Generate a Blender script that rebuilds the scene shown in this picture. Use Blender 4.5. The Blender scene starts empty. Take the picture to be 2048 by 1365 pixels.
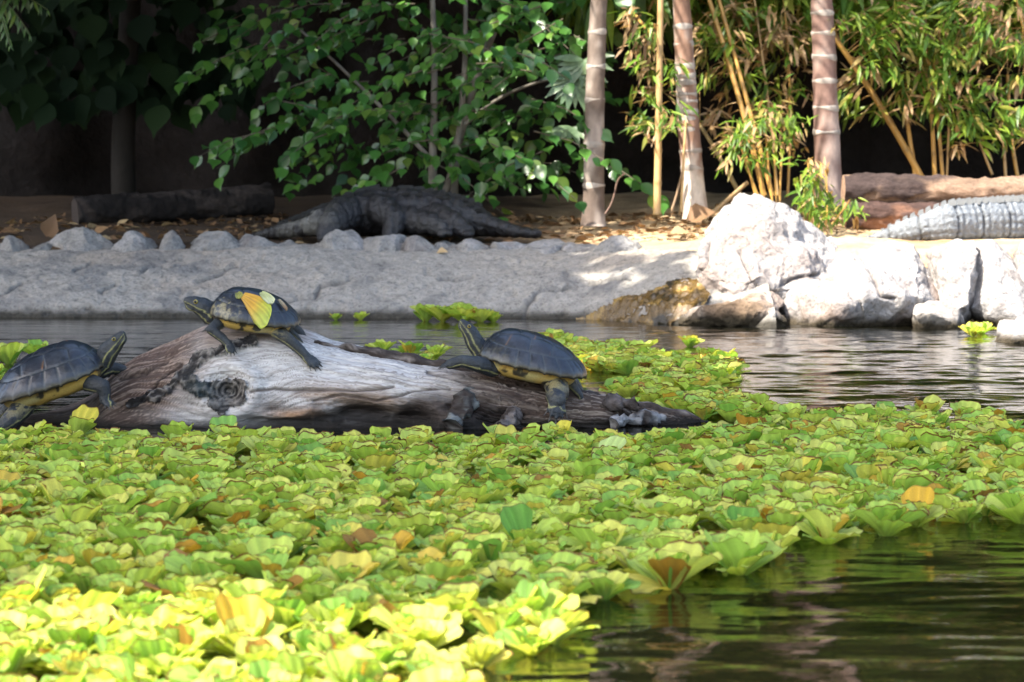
import bpy, bmesh, math, random
import numpy as np
from mathutils import Vector, Matrix, Euler
random.seed(7); rng = np.random.default_rng(7)
R = math.radians
scene = bpy.context.scene
C = scene.collection

# ------------------------------------------------------------------ camera, sky, sun, exposure
CAM = Vector((0, 0, 0.533)); F = 5000.0; HOR = 380.0
PITCH = math.atan((682.5 - HOR) / F)
cd = bpy.data.cameras.new('camera'); cam = bpy.data.objects.new('camera', cd); C.objects.link(cam)
cam.location = CAM; cam.rotation_euler = (math.pi/2 - PITCH, 0, 0)
cd.sensor_width = 36; cd.lens = F/2048*36; cd.clip_start = 0.05; cd.clip_end = 500
cd.dof.use_dof = True; cd.dof.focus_distance = 5.6; cd.dof.aperture_fstop = 11
scene.camera = cam
SUN_EL = R(50); SUN_AZ = math.atan2(-0.80, -0.60)           # azimuth measured from +Y towards +X
TO_SUN = Vector((math.sin(SUN_AZ)*math.cos(SUN_EL), math.cos(SUN_AZ)*math.cos(SUN_EL), math.sin(SUN_EL)))
w = bpy.data.worlds.new('World'); scene.world = w; w.use_nodes = True
nt = w.node_tree; bg = nt.nodes['Background']; sky = nt.nodes.new('ShaderNodeTexSky')
sky.sky_type = 'NISHITA'; sky.sun_disc = False; sky.sun_elevation = SUN_EL; sky.sun_rotation = SUN_AZ
sky.air_density = 1.0; sky.dust_density = 3.0; sky.ozone_density = 0.8
nt.links.new(sky.outputs[0], bg.inputs[0]); bg.inputs[1].default_value = 0.15
sl = bpy.data.lights.new('sun', 'SUN'); sl.energy = 3.6; sl.angle = R(0.53); sl.color = (1.0, 0.93, 0.82)
so = bpy.data.objects.new('sun', sl); C.objects.link(so)
so.rotation_euler = TO_SUN.to_track_quat('Z', 'Y').to_euler(); so.location = (-8, -6, 12)
vs = scene.view_settings; vs.view_transform = 'Standard'; vs.look = 'None'; vs.gamma = 1; vs.use_curve_mapping = False
vs.exposure = 2.22
scene.cycles.max_bounces = 6; scene.cycles.diffuse_bounces = 3; scene.cycles.glossy_bounces = 3; scene.cycles.transmission_bounces = 4

# ------------------------------------------------------------------ helpers
FW = Vector((0, math.cos(PITCH), -math.sin(PITCH))); UP = Vector((0, math.sin(PITCH), math.cos(PITCH)))
def ray(px, py): return FW + Vector((1, 0, 0))*((px-1024)/F) - UP*((py-682.5)/F)
def P(px, py, d): r = ray(px, py); return CAM + r*(d/r.y)
def G(px, py, z=0.0): r = ray(px, py); return CAM + r*((z-CAM.z)/r.z)
def to_px(p):
    v = Vector(p) - CAM; f = v.dot(FW); return 1024 + F*v.x/f, 682.5 - F*v.dot(UP)/f, f

def hash3(i, j, k, seed):
    h = (i*374761393 + j*668265263 + k*2147483647 + seed*974711) & 0xffffffff
    h = ((h ^ (h >> 13)) * 1274126177) & 0xffffffff
    h = ((h ^ (h >> 16)) * 2246822519) & 0xffffffff
    return ((h ^ (h >> 15)) & 0xffffff) / float(0xffffff)
def vnoise(p, seed=0):
    p = np.asarray(p, float); f = np.floor(p); i = f.astype(np.int64); t = p - f; t = t*t*t*(t*(t*6-15)+10)
    r = 0
    for a in (0, 1):
        for b in (0, 1):
            for c in (0, 1):
                wgt = (t[:, 0] if a else 1-t[:, 0])*(t[:, 1] if b else 1-t[:, 1])*(t[:, 2] if c else 1-t[:, 2])
                r = r + wgt*hash3(i[:, 0]+a, i[:, 1]+b, i[:, 2]+c, seed)
    return r*2-1
def fbm(p, o=4, seed=0, gain=0.5):
    p = np.asarray(p, float); s = 0; a = 1; n = 0
    for k in range(o):
        s = s + a*vnoise(p*(2.03**k) + 17.3*k, seed+k); n += a; a *= gain
    return s/n
def ridged(p, o=4, seed=0): 
    p = np.asarray(p, float); s = 0; a = 1; n = 0
    for k in range(o):
        s = s + a*(1-np.abs(vnoise(p*(2.03**k)+11.1*k, seed+k))*2); n += a; a *= 0.5
    return s/n
def sstep(a, b, x): t = np.clip((np.asarray(x)-a)/(b-a), 0, 1); return t*t*(3-2*t)
def lerp3(c0, c1, t): return c0*(1-t[:, None]) + np.asarray(c1)[None, :]*t[:, None]
def seg_dist(p, a, b):
    a = np.asarray(a, float); b = np.asarray(b, float); ab = b-a
    t = np.clip(((p-a)@ab)/max(ab@ab, 1e-12), 0, 1); return np.linalg.norm(p-(a+t[:, None]*ab), axis=1)
def poly_dist(p, pts): 
    d = np.full(len(p), 1e9)
    for a, b in zip(pts[:-1], pts[1:]): d = np.minimum(d, seg_dist(p, a, b))
    return d
def in_poly(x, y, poly):
    c = False; j = len(poly)-1
    for i in range(len(poly)):
        if (poly[i][1] > y) != (poly[j][1] > y) and x < (poly[j][0]-poly[i][0])*(y-poly[i][1])/(poly[j][1]-poly[i][1])+poly[i][0]: c = not c
        j = i
    return c

def wmat(o):
    m = o.matrix_basis.copy()
    while o.parent: o = o.parent; m = o.matrix_basis @ m
    return m
def make_mesh(name, V, Fc, mat=None, col=None, smooth=True):
    me = bpy.data.meshes.new(name)
    V = np.asarray(V, np.float32)
    if isinstance(Fc, np.ndarray):
        n, k = Fc.shape
        me.vertices.add(len(V)); me.vertices.foreach_set('co', V.ravel())
        me.loops.add(n*k); me.loops.foreach_set('vertex_index', Fc.ravel().astype(np.int32))
        me.polygons.add(n); me.polygons.foreach_set('loop_start', np.arange(0, n*k, k, dtype=np.int32))
        me.update(calc_edges=True)
    else: me.from_pydata(V.tolist(), [], Fc)
    if smooth: me.polygons.foreach_set('use_smooth', np.ones(len(me.polygons), bool))
    if col is not None: set_col(me, col)
    if mat: me.materials.append(mat)
    me.validate(); me.update()
    return me
def set_col(me, col):
    col = np.asarray(col, np.float32)
    if col.shape[1] == 3: col = np.hstack([col, np.ones((len(col), 1), np.float32)])
    a = me.attributes.new('Col', 'FLOAT_COLOR', 'POINT'); a.data.foreach_set('color', col.ravel())
def link(name, me, parent=None, M=None, world=False):
    o = bpy.data.objects.new(name, me); C.objects.link(o)
    if parent: o.parent = parent
    if M is not None: o.matrix_basis = (wmat(parent).inverted() @ M) if (parent and world) else M
    elif parent and world: o.matrix_basis = wmat(parent).inverted()
    return o
def tag(o, label=None, cat=None, group=None, kind=None):
    for k, v in (('label', label), ('category', cat), ('group', group), ('kind', kind)):
        if v: o[k] = v
    return o
def thing(name, label, cat, loc=(0, 0, 0), rot=(0, 0, 0), group=None, scale=1):
    o = bpy.data.objects.new(name, None); C.objects.link(o); o.empty_display_size = 0.05
    o.matrix_basis = Matrix.LocRotScale(Vector(loc), Euler(rot), Vector((scale,)*3))
    return tag(o, label, cat, group)
def grid_faces(nu, nv, wrap_v=False):
    i = np.arange(nu-1)[:, None]; m = nv if wrap_v else nv-1
    j = np.arange(m)[None, :]; j2 = (j+1) % nv
    return np.stack([i*nv+j, (i+1)*nv+j, (i+1)*nv+j2, i*nv+j2], -1).reshape(-1, 4)
def tube(path, radii, n=10, squash=1.0, cap=True):
    path = [Vector(p) for p in path]; V = []; N = len(path)
    up = Vector((0, 1, 0.01))
    for i, p in enumerate(path):
        t = (path[min(i+1, N-1)]-path[max(i-1, 0)]).normalized()
        a = t.cross(up)
        if a.length < 1e-3: a = t.cross(Vector((1, 0, 0)))
        a.normalize(); b = t.cross(a); r = radii[i] if hasattr(radii, '__len__') else radii
        for k in range(n):
            q = 2*math.pi*k/n; V.append(p + (a*math.cos(q) + b*math.sin(q)*squash)*r)
    Fc = grid_faces(N, n, True).tolist()
    if cap:
        Fc.append(list(range(n))[::-1]); Fc.append([(N-1)*n+k for k in range(n)])
    return np.array([list(v) for v in V]), Fc
def bezier(pts, n=20):
    pts = [np.array(p, float) for p in pts]; out = []
    for t in np.linspace(0, 1, n):
        q = list(pts)
        while len(q) > 1: q = [q[i]*(1-t)+q[i+1]*t for i in range(len(q)-1)]
        out.append(q[0])
    return out
_ico = {}
def ico(sub):
    if sub not in _ico:
        b = bmesh.new(); bmesh.ops.create_icosphere(b, subdivisions=sub, radius=1)
        _ico[sub] = (np.array([list(v.co) for v in b.verts]), np.array([[v.index for v in f.verts] for f in b.faces])); b.free()
    return _ico[sub]
class Blob:
    """overlapping ellipsoids fused into one continuous skin (voxel remesh)"""
    def __init__(s): s.V = []; s.F = []; s.n = 0
    def ell(s, c, r, rot=None, sub=2):
        v, f = ico(sub); v = v*np.array(r if hasattr(r, '__len__') else (r,)*3)
        if rot is not None: v = v @ np.array(Euler(rot).to_matrix()).T
        s.V.append(v+np.array(c)); s.F.append(f+s.n); s.n += len(v)
    def chain(s, pts, rad, flat=(1, 1, 1)):
        pts = [np.array(p, float) for p in pts]
        for i in range(len(pts)-1):
            L = np.linalg.norm(pts[i+1]-pts[i]); rm = min(rad[i], rad[i+1]); k = max(2, int(L/(0.35*rm))+1)
            for t in np.linspace(0, 1, k): 
                r = rad[i]*(1-t)+rad[i+1]*t; s.ell(pts[i]*(1-t)+pts[i+1]*t, (r*flat[0], r*flat[1], r*flat[2]))
    def build(s, voxel, smooth=4):
        me = make_mesh('tmp', np.vstack(s.V), np.vstack(s.F)); o = bpy.data.objects.new('tmp', me); C.objects.link(o)
        m = o.modifiers.new('r', 'REMESH'); m.mode = 'VOXEL'; m.voxel_size = voxel; m.use_smooth_shade = True
        if smooth: q = o.modifiers.new('s', 'SMOOTH'); q.iterations = smooth; q.factor = 0.5
        dg = bpy.context.evaluated_depsgraph_get(); ev = o.evaluated_get(dg); m2 = bpy.data.meshes.new_from_object(ev)
        V = np.empty(len(m2.vertices)*3, np.float32); m2.vertices.foreach_get('co', V); V = V.reshape(-1, 3).astype(float)
        N = np.empty(len(m2.vertices)*3, np.float32); m2.vertices.foreach_get('normal', N); N = N.reshape(-1, 3).astype(float)
        Fc = np.array([list(p.vertices) for p in m2.polygons if len(p.vertices) == 4])
        bpy.data.objects.remove(o); bpy.data.meshes.remove(me); bpy.data.meshes.remove(m2)
        return V, N, Fc

# ------------------------------------------------------------------ materials
class NB:
    def __init__(s, name):
        s.m = bpy.data.materials.new(name); s.m.use_nodes = True; s.t = s.m.node_tree; s.b = s.t.nodes['Principled BSDF']; s.out = s.t.nodes['Material Output']
    def n(s, typ, **kw):
        x = s.t.nodes.new('ShaderNode'+typ)
        for k, v in kw.items(): setattr(x, k, v)
        return x
    def l(s, a, b): s.t.links.new(a, b)
    def noise(s, scale, detail=4, vec=None, rough=0.55, dist=0.0):
        x = s.n('TexNoise'); x.inputs['Scale'].default_value = scale; x.inputs['Detail'].default_value = detail
        x.inputs['Roughness'].default_value = rough; x.inputs['Distortion'].default_value = dist
        if vec is not None: s.l(vec, x.inputs['Vector'])
        return x
    def mapping(s, scale, coord='Object'):
        tc = s.n('TexCoord'); mp = s.n('Mapping'); mp.inputs['Scale'].default_value = scale; s.l(tc.outputs[coord], mp.inputs['Vector']); return mp.outputs[0]
    def ramp(s, src, stops):
        r = s.n('ValToRGB'); e = r.color_ramp.elements
        while len(e) < len(stops): e.new(0.5)
        for i, (p, c) in enumerate(stops): e[i].position = p; e[i].color = (c[0], c[1], c[2], 1) if hasattr(c, '__len__') else (c, c, c, 1)
        s.l(src, r.inputs[0]); return r.outputs[0]
    def mix(s, f, a, b, typ='MIX'):
        x = s.n('Mix', data_type='RGBA', blend_type=typ)
        for v, i in ((f, 0), (a, 6), (b, 7)):
            if hasattr(v, 'is_linked') or hasattr(v, 'links'): s.l(v, x.inputs[i])
            else: x.inputs[i].default_value = v if i == 0 else ((*v, 1) if len(v) == 3 else v)
        return x.outputs[2]
    def math(s, op, a, b=None, c=None, clamp=False):
        x = s.n('Math', operation=op, use_clamp=clamp)
        for i, v in enumerate((a, b, c)):
            if v is None: continue
            if hasattr(v, 'links'): s.l(v, x.inputs[i])
            else: x.inputs[i].default_value = v
        return x.outputs[0]
    def bump(s, h, strength=0.5, dist=0.01, nrm=None):
        x = s.n('Bump'); x.inputs['Strength'].default_value = strength; x.inputs['Distance'].default_value = dist; s.l(h, x.inputs['Height'])
        if nrm is not None: s.l(nrm, x.inputs['Normal'])
        s.l(x.outputs[0], s.b.inputs['Normal']); return x.outputs[0]
    def set(s, **kw):
        for k, v in kw.items(): s.b.inputs[k.replace('_', ' ')].default_value = v
        return s
def m_vcol(name, rough=0.7, scale=40, var=0.35, bump=0.4, dist=0.004, spec=0.4, stretch=(1, 1, 1), coat=0):
    k = NB(name); a = k.n('Attribute', attribute_name='Col'); v = k.mapping(stretch)
    nz = k.noise(scale, 6, v, 0.62); r = k.ramp(nz.outputs[0], [(0.25, 1-var), (0.75, 1+var*0.6)])
    k.l(k.mix(1.0, a.outputs['Color'], r, 'MULTIPLY'), k.b.inputs['Base Color'])
    k.bump(nz.outputs[0], bump, dist); k.set(Roughness=rough); k.b.inputs['Specular IOR Level'].default_value = spec
    if coat: k.b.inputs['Coat Weight'].default_value = coat; k.b.inputs['Coat Roughness'].default_value = 0.25
    return k.m
def m_noise(name, stops, scale=8, rough=0.85, bump=0.5, dist=0.01, fine=90, stretch=(1, 1, 1), spec=0.3):
    k = NB(name); v = k.mapping(stretch); a = k.noise(scale, 8, v, 0.62); b = k.noise(fine, 5, v, 0.6)
    c = k.ramp(a.outputs[0], stops); d = k.ramp(b.outputs[0], [(0.3, 0.7), (0.7, 1.2)])
    k.l(k.mix(1.0, c, d, 'MULTIPLY'), k.b.inputs['Base Color'])
    h = k.math('ADD', k.math('MULTIPLY', a.outputs[0], 1.0), k.math('MULTIPLY', b.outputs[0], 0.4))
    k.bump(h, bump, dist); k.set(Roughness=rough); k.b.inputs['Specular IOR Level'].default_value = spec
    return k.m
def m_leaf(name, stops, brown=(0.10, 0.045, 0.012), edge=(0.93, 1.05), trans=0.35, rough=0.45, spec=0.4, rib=False, tscale=1.0):
    """Col: R = nearness to margin, G = per-leaf random (merged foliage), B = along the leaf, A = across rib phase"""
    k = NB(name); a = k.n('Attribute', attribute_name='Col'); sp = k.n('SeparateColor'); k.l(a.outputs['Color'], sp.inputs[0])
    oi = k.n('ObjectInfo'); rnd = k.math('FRACT', k.math('ADD', oi.outputs['Random'], sp.outputs[1]))
    c = k.ramp(rnd, stops)
    nz = k.noise(55, 3, k.mapping((1, 1, 1))); 
    c = k.mix(1.0, c, k.ramp(nz.outputs[0], [(0.3, 0.82), (0.7, 1.15)]), 'MULTIPLY')
    if rib: c = k.mix(1.0, c, k.ramp(a.outputs['Alpha'], [(0.0, 0.88), (0.75, 1.0), (1.0, 1.12)]), 'MULTIPLY')
    r2 = k.math('FRACT', k.math('MULTIPLY', rnd, 7.31))
    e = k.math('ADD', sp.outputs[0], k.math('MULTIPLY', k.math('SUBTRACT', nz.outputs[0], 0.5), 0.35))
    e = k.math('ADD', e, k.math('MULTIPLY', k.math('POWER', r2, 4.0), 0.16))
    em = k.n('MapRange'); em.interpolation_type = 'SMOOTHSTEP'; em.inputs[1].default_value = edge[0]; em.inputs[2].default_value = edge[1]; k.l(e, em.inputs[0])
    c = k.mix(em.outputs[0], c, brown)
    k.l(c, k.b.inputs['Base Color']); k.set(Roughness=rough); k.b.inputs['Specular IOR Level'].default_value = spec
    tr = k.n('BsdfTranslucent'); tc = k.mix(1.0, c, (1.15*tscale, 1.1*tscale, 0.55*tscale), 'MULTIPLY'); k.l(tc, tr.inputs[0])
    ms = k.n('MixShader'); ms.inputs[0].default_value = trans; k.l(k.b.outputs[0], ms.inputs[1]); k.l(tr.outputs[0], ms.inputs[2]); k.l(ms.outputs[0], k.out.inputs[0])
    return k.m

M_lettuce = m_leaf('lettuce', [(0.0, (0.20, 0.40, 0.07)), (0.14, (0.37, 0.55, 0.10)), (0.5, (0.51, 0.63, 0.12)), (0.86, (0.60, 0.63, 0.14)), (0.965, (0.66, 0.54, 0.10)), (0.982, (0.50, 0.28, 0.03)), (1.0, (0.24, 0.13, 0.05))], brown=(0.16, 0.075, 0.025), edge=(0.91, 1.02), trans=0.48, rough=0.5, spec=0.25, rib=True)
M_ficus = m_leaf('ficus_leaf', [(0, (0.02, 0.07, 0.016)), (0.6, (0.045, 0.13, 0.022)), (0.9, (0.08, 0.19, 0.03)), (1, (0.15, 0.22, 0.04))], edge=(1.3, 1.4), trans=0.25, rough=0.32, spec=0.5)
M_bamboo = m_leaf('bamboo_leaf', [(0, (0.05, 0.11, 0.015)), (0.45, (0.10, 0.19, 0.02)), (0.82, (0.20, 0.28, 0.03)), (0.93, (0.30, 0.24, 0.07)), (1, (0.36, 0.23, 0.12))], edge=(1.3, 1.4), trans=0.35, rough=0.42)
M_dry = m_leaf('dry_bamboo_leaf', [(0, (0.30, 0.19, 0.09)), (0.5, (0.40, 0.27, 0.14)), (0.75, (0.25, 0.14, 0.06)), (0.9, (0.22, 0.22, 0.05)), (1, (0.2, 0.25, 0.04))], edge=(1.3, 1.4), trans=0.3, rough=0.5)
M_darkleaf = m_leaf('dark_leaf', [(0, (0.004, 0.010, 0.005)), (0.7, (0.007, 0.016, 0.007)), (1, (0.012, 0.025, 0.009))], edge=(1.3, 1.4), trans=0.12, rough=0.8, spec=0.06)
M_fan = m_leaf('fan_leaf', [(0, (0.10, 0.17, 0.09)), (1, (0.17, 0.24, 0.12))], edge=(1.3, 1.4), trans=0.25, rough=0.35)
M_litter = m_leaf('leaf_litter', [(0, (0.15, 0.08, 0.035)), (0.5, (0.24, 0.14, 0.065)), (0.8, (0.09, 0.045, 0.02)), (1, (0.4, 0.29, 0.15))], edge=(1.3, 1.4), trans=0.1, rough=0.7)
M_shell = m_vcol('shell', 0.33, 40, 0.5, 0.4, 0.002, 0.45)
M_skin = m_vcol('turtle_skin', 0.45, 75, 0.5, 0.9, 0.003, 0.4)
M_plas = m_vcol('plastron', 0.4, 60, 0.25, 0.15, 0.001, 0.4)
M_wood = m_vcol('driftwood', 0.8, 22, 0.45, 0.7, 0.006, 0.2, (1.2, 7, 7))
M_bark = m_vcol('bark', 0.9, 70, 0.5, 0.9, 0.006, 0.2, (0.8, 1.5, 1.5))
M_croc = m_vcol('croc_skin', 0.42, 48, 0.55, 1.0, 0.014, 0.45)
def m_rock():
    k = NB('rock'); at = k.n('Attribute', attribute_name='Col'); v = k.mapping((1, 1, 1)); n1 = k.noise(20, 8, v, 0.68); n2 = k.noise(75, 4, v, 0.6); vo = k.n('TexVoronoi'); vo.inputs['Scale'].default_value = 34; k.l(v, vo.inputs['Vector'])
    c = k.mix(1.0, at.outputs['Color'], k.ramp(n1.outputs[0], [(0.28, 0.62), (0.5, 1.0), (0.75, 1.2)]), 'MULTIPLY'); c = k.mix(1.0, c, k.ramp(n2.outputs[0], [(0.32, 0.55), (0.46, 1.0), (0.7, 1.12)]), 'MULTIPLY')
    k.l(c, k.b.inputs['Base Color']); h = k.math('ADD', k.math('MULTIPLY', n1.outputs[0], 1.3), k.math('MULTIPLY', n2.outputs[0], 0.45)); h = k.math('ADD', h, k.math('MULTIPLY', vo.outputs[0], 0.25)); k.bump(h, 1.0, 0.02); k.set(Roughness=0.9); k.b.inputs['Specular IOR Level'].default_value = 0.2
    return k.m
M_rock = m_rock()
M_trunk = m_vcol('palm_trunk', 0.85, 30, 0.35, 0.6, 0.006, 0.2, (1, 1, 0.5))
M_culm = m_vcol('bamboo_culm', 0.4, 30, 0.25, 0.1, 0.002, 0.4, (1, 1, 0.3))
M_eye = NB('eye').set(Base_Color=(0.25, 0.2, 0.05, 1), Roughness=0.08).m
M_pupil = NB('pupil').set(Base_Color=(0.004, 0.004, 0.004, 1), Roughness=0.05).m
M_claw = NB('claw').set(Base_Color=(0.05, 0.045, 0.04, 1), Roughness=0.4).m
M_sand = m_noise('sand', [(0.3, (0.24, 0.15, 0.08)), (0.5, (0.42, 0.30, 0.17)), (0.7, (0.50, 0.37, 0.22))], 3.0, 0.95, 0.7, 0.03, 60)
def soil_and_painted_shade(m):  # left sand multiplied to dark soil: deep shade under trees painted into the colour
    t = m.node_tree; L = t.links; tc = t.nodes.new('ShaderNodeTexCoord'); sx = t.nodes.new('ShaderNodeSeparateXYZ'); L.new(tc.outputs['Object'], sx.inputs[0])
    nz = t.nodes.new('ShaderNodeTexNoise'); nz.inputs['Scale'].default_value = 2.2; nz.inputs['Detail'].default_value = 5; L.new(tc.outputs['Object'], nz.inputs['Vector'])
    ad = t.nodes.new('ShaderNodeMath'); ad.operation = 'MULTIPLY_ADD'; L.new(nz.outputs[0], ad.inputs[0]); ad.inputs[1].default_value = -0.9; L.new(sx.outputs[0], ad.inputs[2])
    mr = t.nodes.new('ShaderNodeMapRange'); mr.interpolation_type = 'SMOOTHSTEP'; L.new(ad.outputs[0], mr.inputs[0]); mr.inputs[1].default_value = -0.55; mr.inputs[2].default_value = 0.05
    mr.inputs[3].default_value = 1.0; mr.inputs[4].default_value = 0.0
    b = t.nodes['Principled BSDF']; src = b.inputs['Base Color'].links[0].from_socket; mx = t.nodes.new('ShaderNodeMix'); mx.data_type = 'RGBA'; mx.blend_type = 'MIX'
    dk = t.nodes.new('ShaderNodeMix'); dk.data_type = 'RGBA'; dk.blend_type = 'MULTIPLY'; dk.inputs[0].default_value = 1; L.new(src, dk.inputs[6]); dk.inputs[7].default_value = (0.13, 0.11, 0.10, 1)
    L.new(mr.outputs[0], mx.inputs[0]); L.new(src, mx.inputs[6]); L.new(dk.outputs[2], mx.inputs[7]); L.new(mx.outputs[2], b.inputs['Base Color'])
soil_and_painted_shade(M_sand)
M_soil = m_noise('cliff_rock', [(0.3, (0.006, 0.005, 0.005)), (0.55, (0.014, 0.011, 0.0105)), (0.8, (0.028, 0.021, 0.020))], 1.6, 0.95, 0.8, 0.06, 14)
M_gravel = m_vcol('wet_gravel', 0.12, 120, 0.6, 0.8, 0.006, 0.6)

k = NB('water'); v = k.mapping((1, 1, 1))
k.set(Base_Color=(0.004, 0.004, 0.002, 1), Roughness=0.025, IOR=1.333); k.b.inputs['Specular IOR Level'].default_value = 0.5
nz = k.noise(30, 3, k.mapping((0.5, 1.6, 1)), 0.5, 0.4); k.bump(nz.outputs[0], 0.25, 0.004)
M_water = k.m

# ------------------------------------------------------------------ setting: ground, water, bank
BK = np.array([[-5, 10.45], [-2.2, 10.45], [-1.0, 10.40], [0.0, 10.36], [0.3, 10.30], [0.65, 9.95], [1.0, 9.65], [1.8, 9.6], [2.3, 9.4], [5, 9.3]])
def bank_y(x): return np.interp(x, BK[:, 0], BK[:, 1])
def ground_z(x, y):
    off = y - bank_y(x)
    far = np.interp(off, [-3, 0.15, 0.5, 0.8, 1.2, 2.2, 4.5, 8], [-0.5, -0.3, 0.14, 0.275, 0.305, 0.36, 0.47, 0.6])
    side = np.interp(np.abs(x), [3.6, 4.2, 5], [-0.6, 0.25, 0.35]); near = np.interp(y, [0.2, 1.2, 1.7], [0.1, 0.05, -0.6])
    return np.maximum(np.maximum(far, side), near)
def sheet(name, xs, ys, zf, mat, bump=0.0, fr=3, seed=1):
    X, Y = np.meshgrid(xs, ys, indexing='ij'); p = np.stack([X.ravel(), Y.ravel(), 0*X.ravel()], 1)
    p[:, 2] = zf(p[:, 0], p[:, 1]) + (bump*fbm(p*fr, 4, seed) if bump else 0)
    return link(name, make_mesh(name, p, grid_faces(len(xs), len(ys)), mat))
xs = np.concatenate([np.linspace(-250, -6, 14), np.linspace(-5, 5, 220), np.linspace(6, 250, 14)])
ys = np.concatenate([np.linspace(-200, -4, 12), np.linspace(-3, 10, 40), np.linspace(10.05, 15, 130), np.linspace(15.5, 300, 16)])
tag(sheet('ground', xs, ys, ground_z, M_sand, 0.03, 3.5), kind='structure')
def wave(x, y):
    p = np.stack([x*7, y*14, 0*x], 1); q = np.stack([x*2.6, y*6, 0*x+5], 1); r = np.stack([x*15, y*34, 0*x+9], 1)
    amp = 0.55 + 0.55*sstep(0.1, 0.9, x)*sstep(4.5, 6, y) + 0.35*sstep(4.6, 3.4, y)
    return amp*(0.0036*fbm(p, 2, 3) + 0.0050*fbm(q, 2, 4) + 0.0012*fbm(r, 1, 5))
xs = np.concatenate([np.linspace(-4.3, -1.5, 30), np.linspace(-1.45, 2.0, 260), np.linspace(2.05, 4.3, 24)])
ys = np.concatenate([np.linspace(1.2, 2.4, 20), np.linspace(2.41, 10.8, 600)])
tag(sheet('water', xs, ys, wave, M_water), kind='structure')

# concrete bank, sculpted with cracks
def make_bank():
    xs = np.linspace(-4.5, 1.02, 620); t = np.linspace(0, 1, 90)
    ro = np.interp(t, [0, 0.1, 0.2, 0.5, 0.75, 0.9, 1], [-0.04, -0.02, 0.03, 0.30, 0.62, 0.85, 1.15]); rz = np.interp(t, [0, 0.1, 0.2, 0.5, 0.75, 0.9, 1], [-0.3, -0.03, 0.055, 0.17, 0.255, 0.275, 0.24])
    X, O = np.meshgrid(xs, ro, indexing='ij'); Z = np.broadcast_to(rz, X.shape)
    V = np.stack([X.ravel(), (bank_y(X)+O).ravel(), Z.ravel()], 1)
    n = np.array([0, -0.55, 0.83]); q = V*np.array([1, 1, 1])
    d = 0.03*fbm(q*2.0, 3, 11) + 0.014*fbm(q*9, 4, 12) + 0.006*fbm(q*34, 3, 13) - 0.012*sstep(0.25, 0.6, fbm(q*22, 3, 14))
    pp = np.array([to_px(p)[:2] for p in V])
    cr = [[(150, 540), (180, 525)], [(330, 540), (355, 528)], [(285, 545), (292, 540), (320, 528)], [(395, 555), (450, 540), (490, 533)], [(0, 590), (45, 568)], [(90, 632), (180, 618)], [(205, 590), (230, 570)],
          [(560, 600), (625, 595), (640, 575), (700, 560)], [(1050, 640), (1056, 610), (1072, 592), (1150, 575), (1260, 560)], [(25, 500), (60, 488)], [(430, 620), (500, 606)], [(880, 560), (940, 552)]]
    cd_ = np.full(len(V), 1e9); wig = 6*fbm(V*14, 2, 15)
    for c in cr: cd_ = np.minimum(cd_, poly_dist(pp+wig[:, None], c))
    g = np.exp(-(cd_/3.2)**2); d = d - 0.022*g
    V = V + n*d[:, None]
    col = np.tile(np.array([0.30, 0.28, 0.25]), (len(V), 1)); 
    st = fbm(V*np.array([1.5, 3, 3]), 4, 21)
    col = lerp3(col, (0.34, 0.285, 0.23), sstep(0.0, 0.5, st)*0.6); col = lerp3(col, (0.17, 0.165, 0.16), sstep(0.05, 0.45, fbm(V*5, 4, 22))*0.7)
    col = lerp3(col, (0.05, 0.045, 0.035), sstep(0.045, 0.012, V[:, 2]+0.01*fbm(V*20, 2, 23)))          # tide line
    col = lerp3(col, (0.10, 0.095, 0.09), g*0.75)
    col = lerp3(col, (0.42, 0.30, 0.18), sstep(0.95, 1.1, (V[:, 1]-bank_y(V[:, 0]))))
    b = link('bank', make_mesh('bank', V, grid_faces(len(xs), 90), M_rock, col)); tag(b, kind='structure')
    return b
bank = make_bank()

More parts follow.
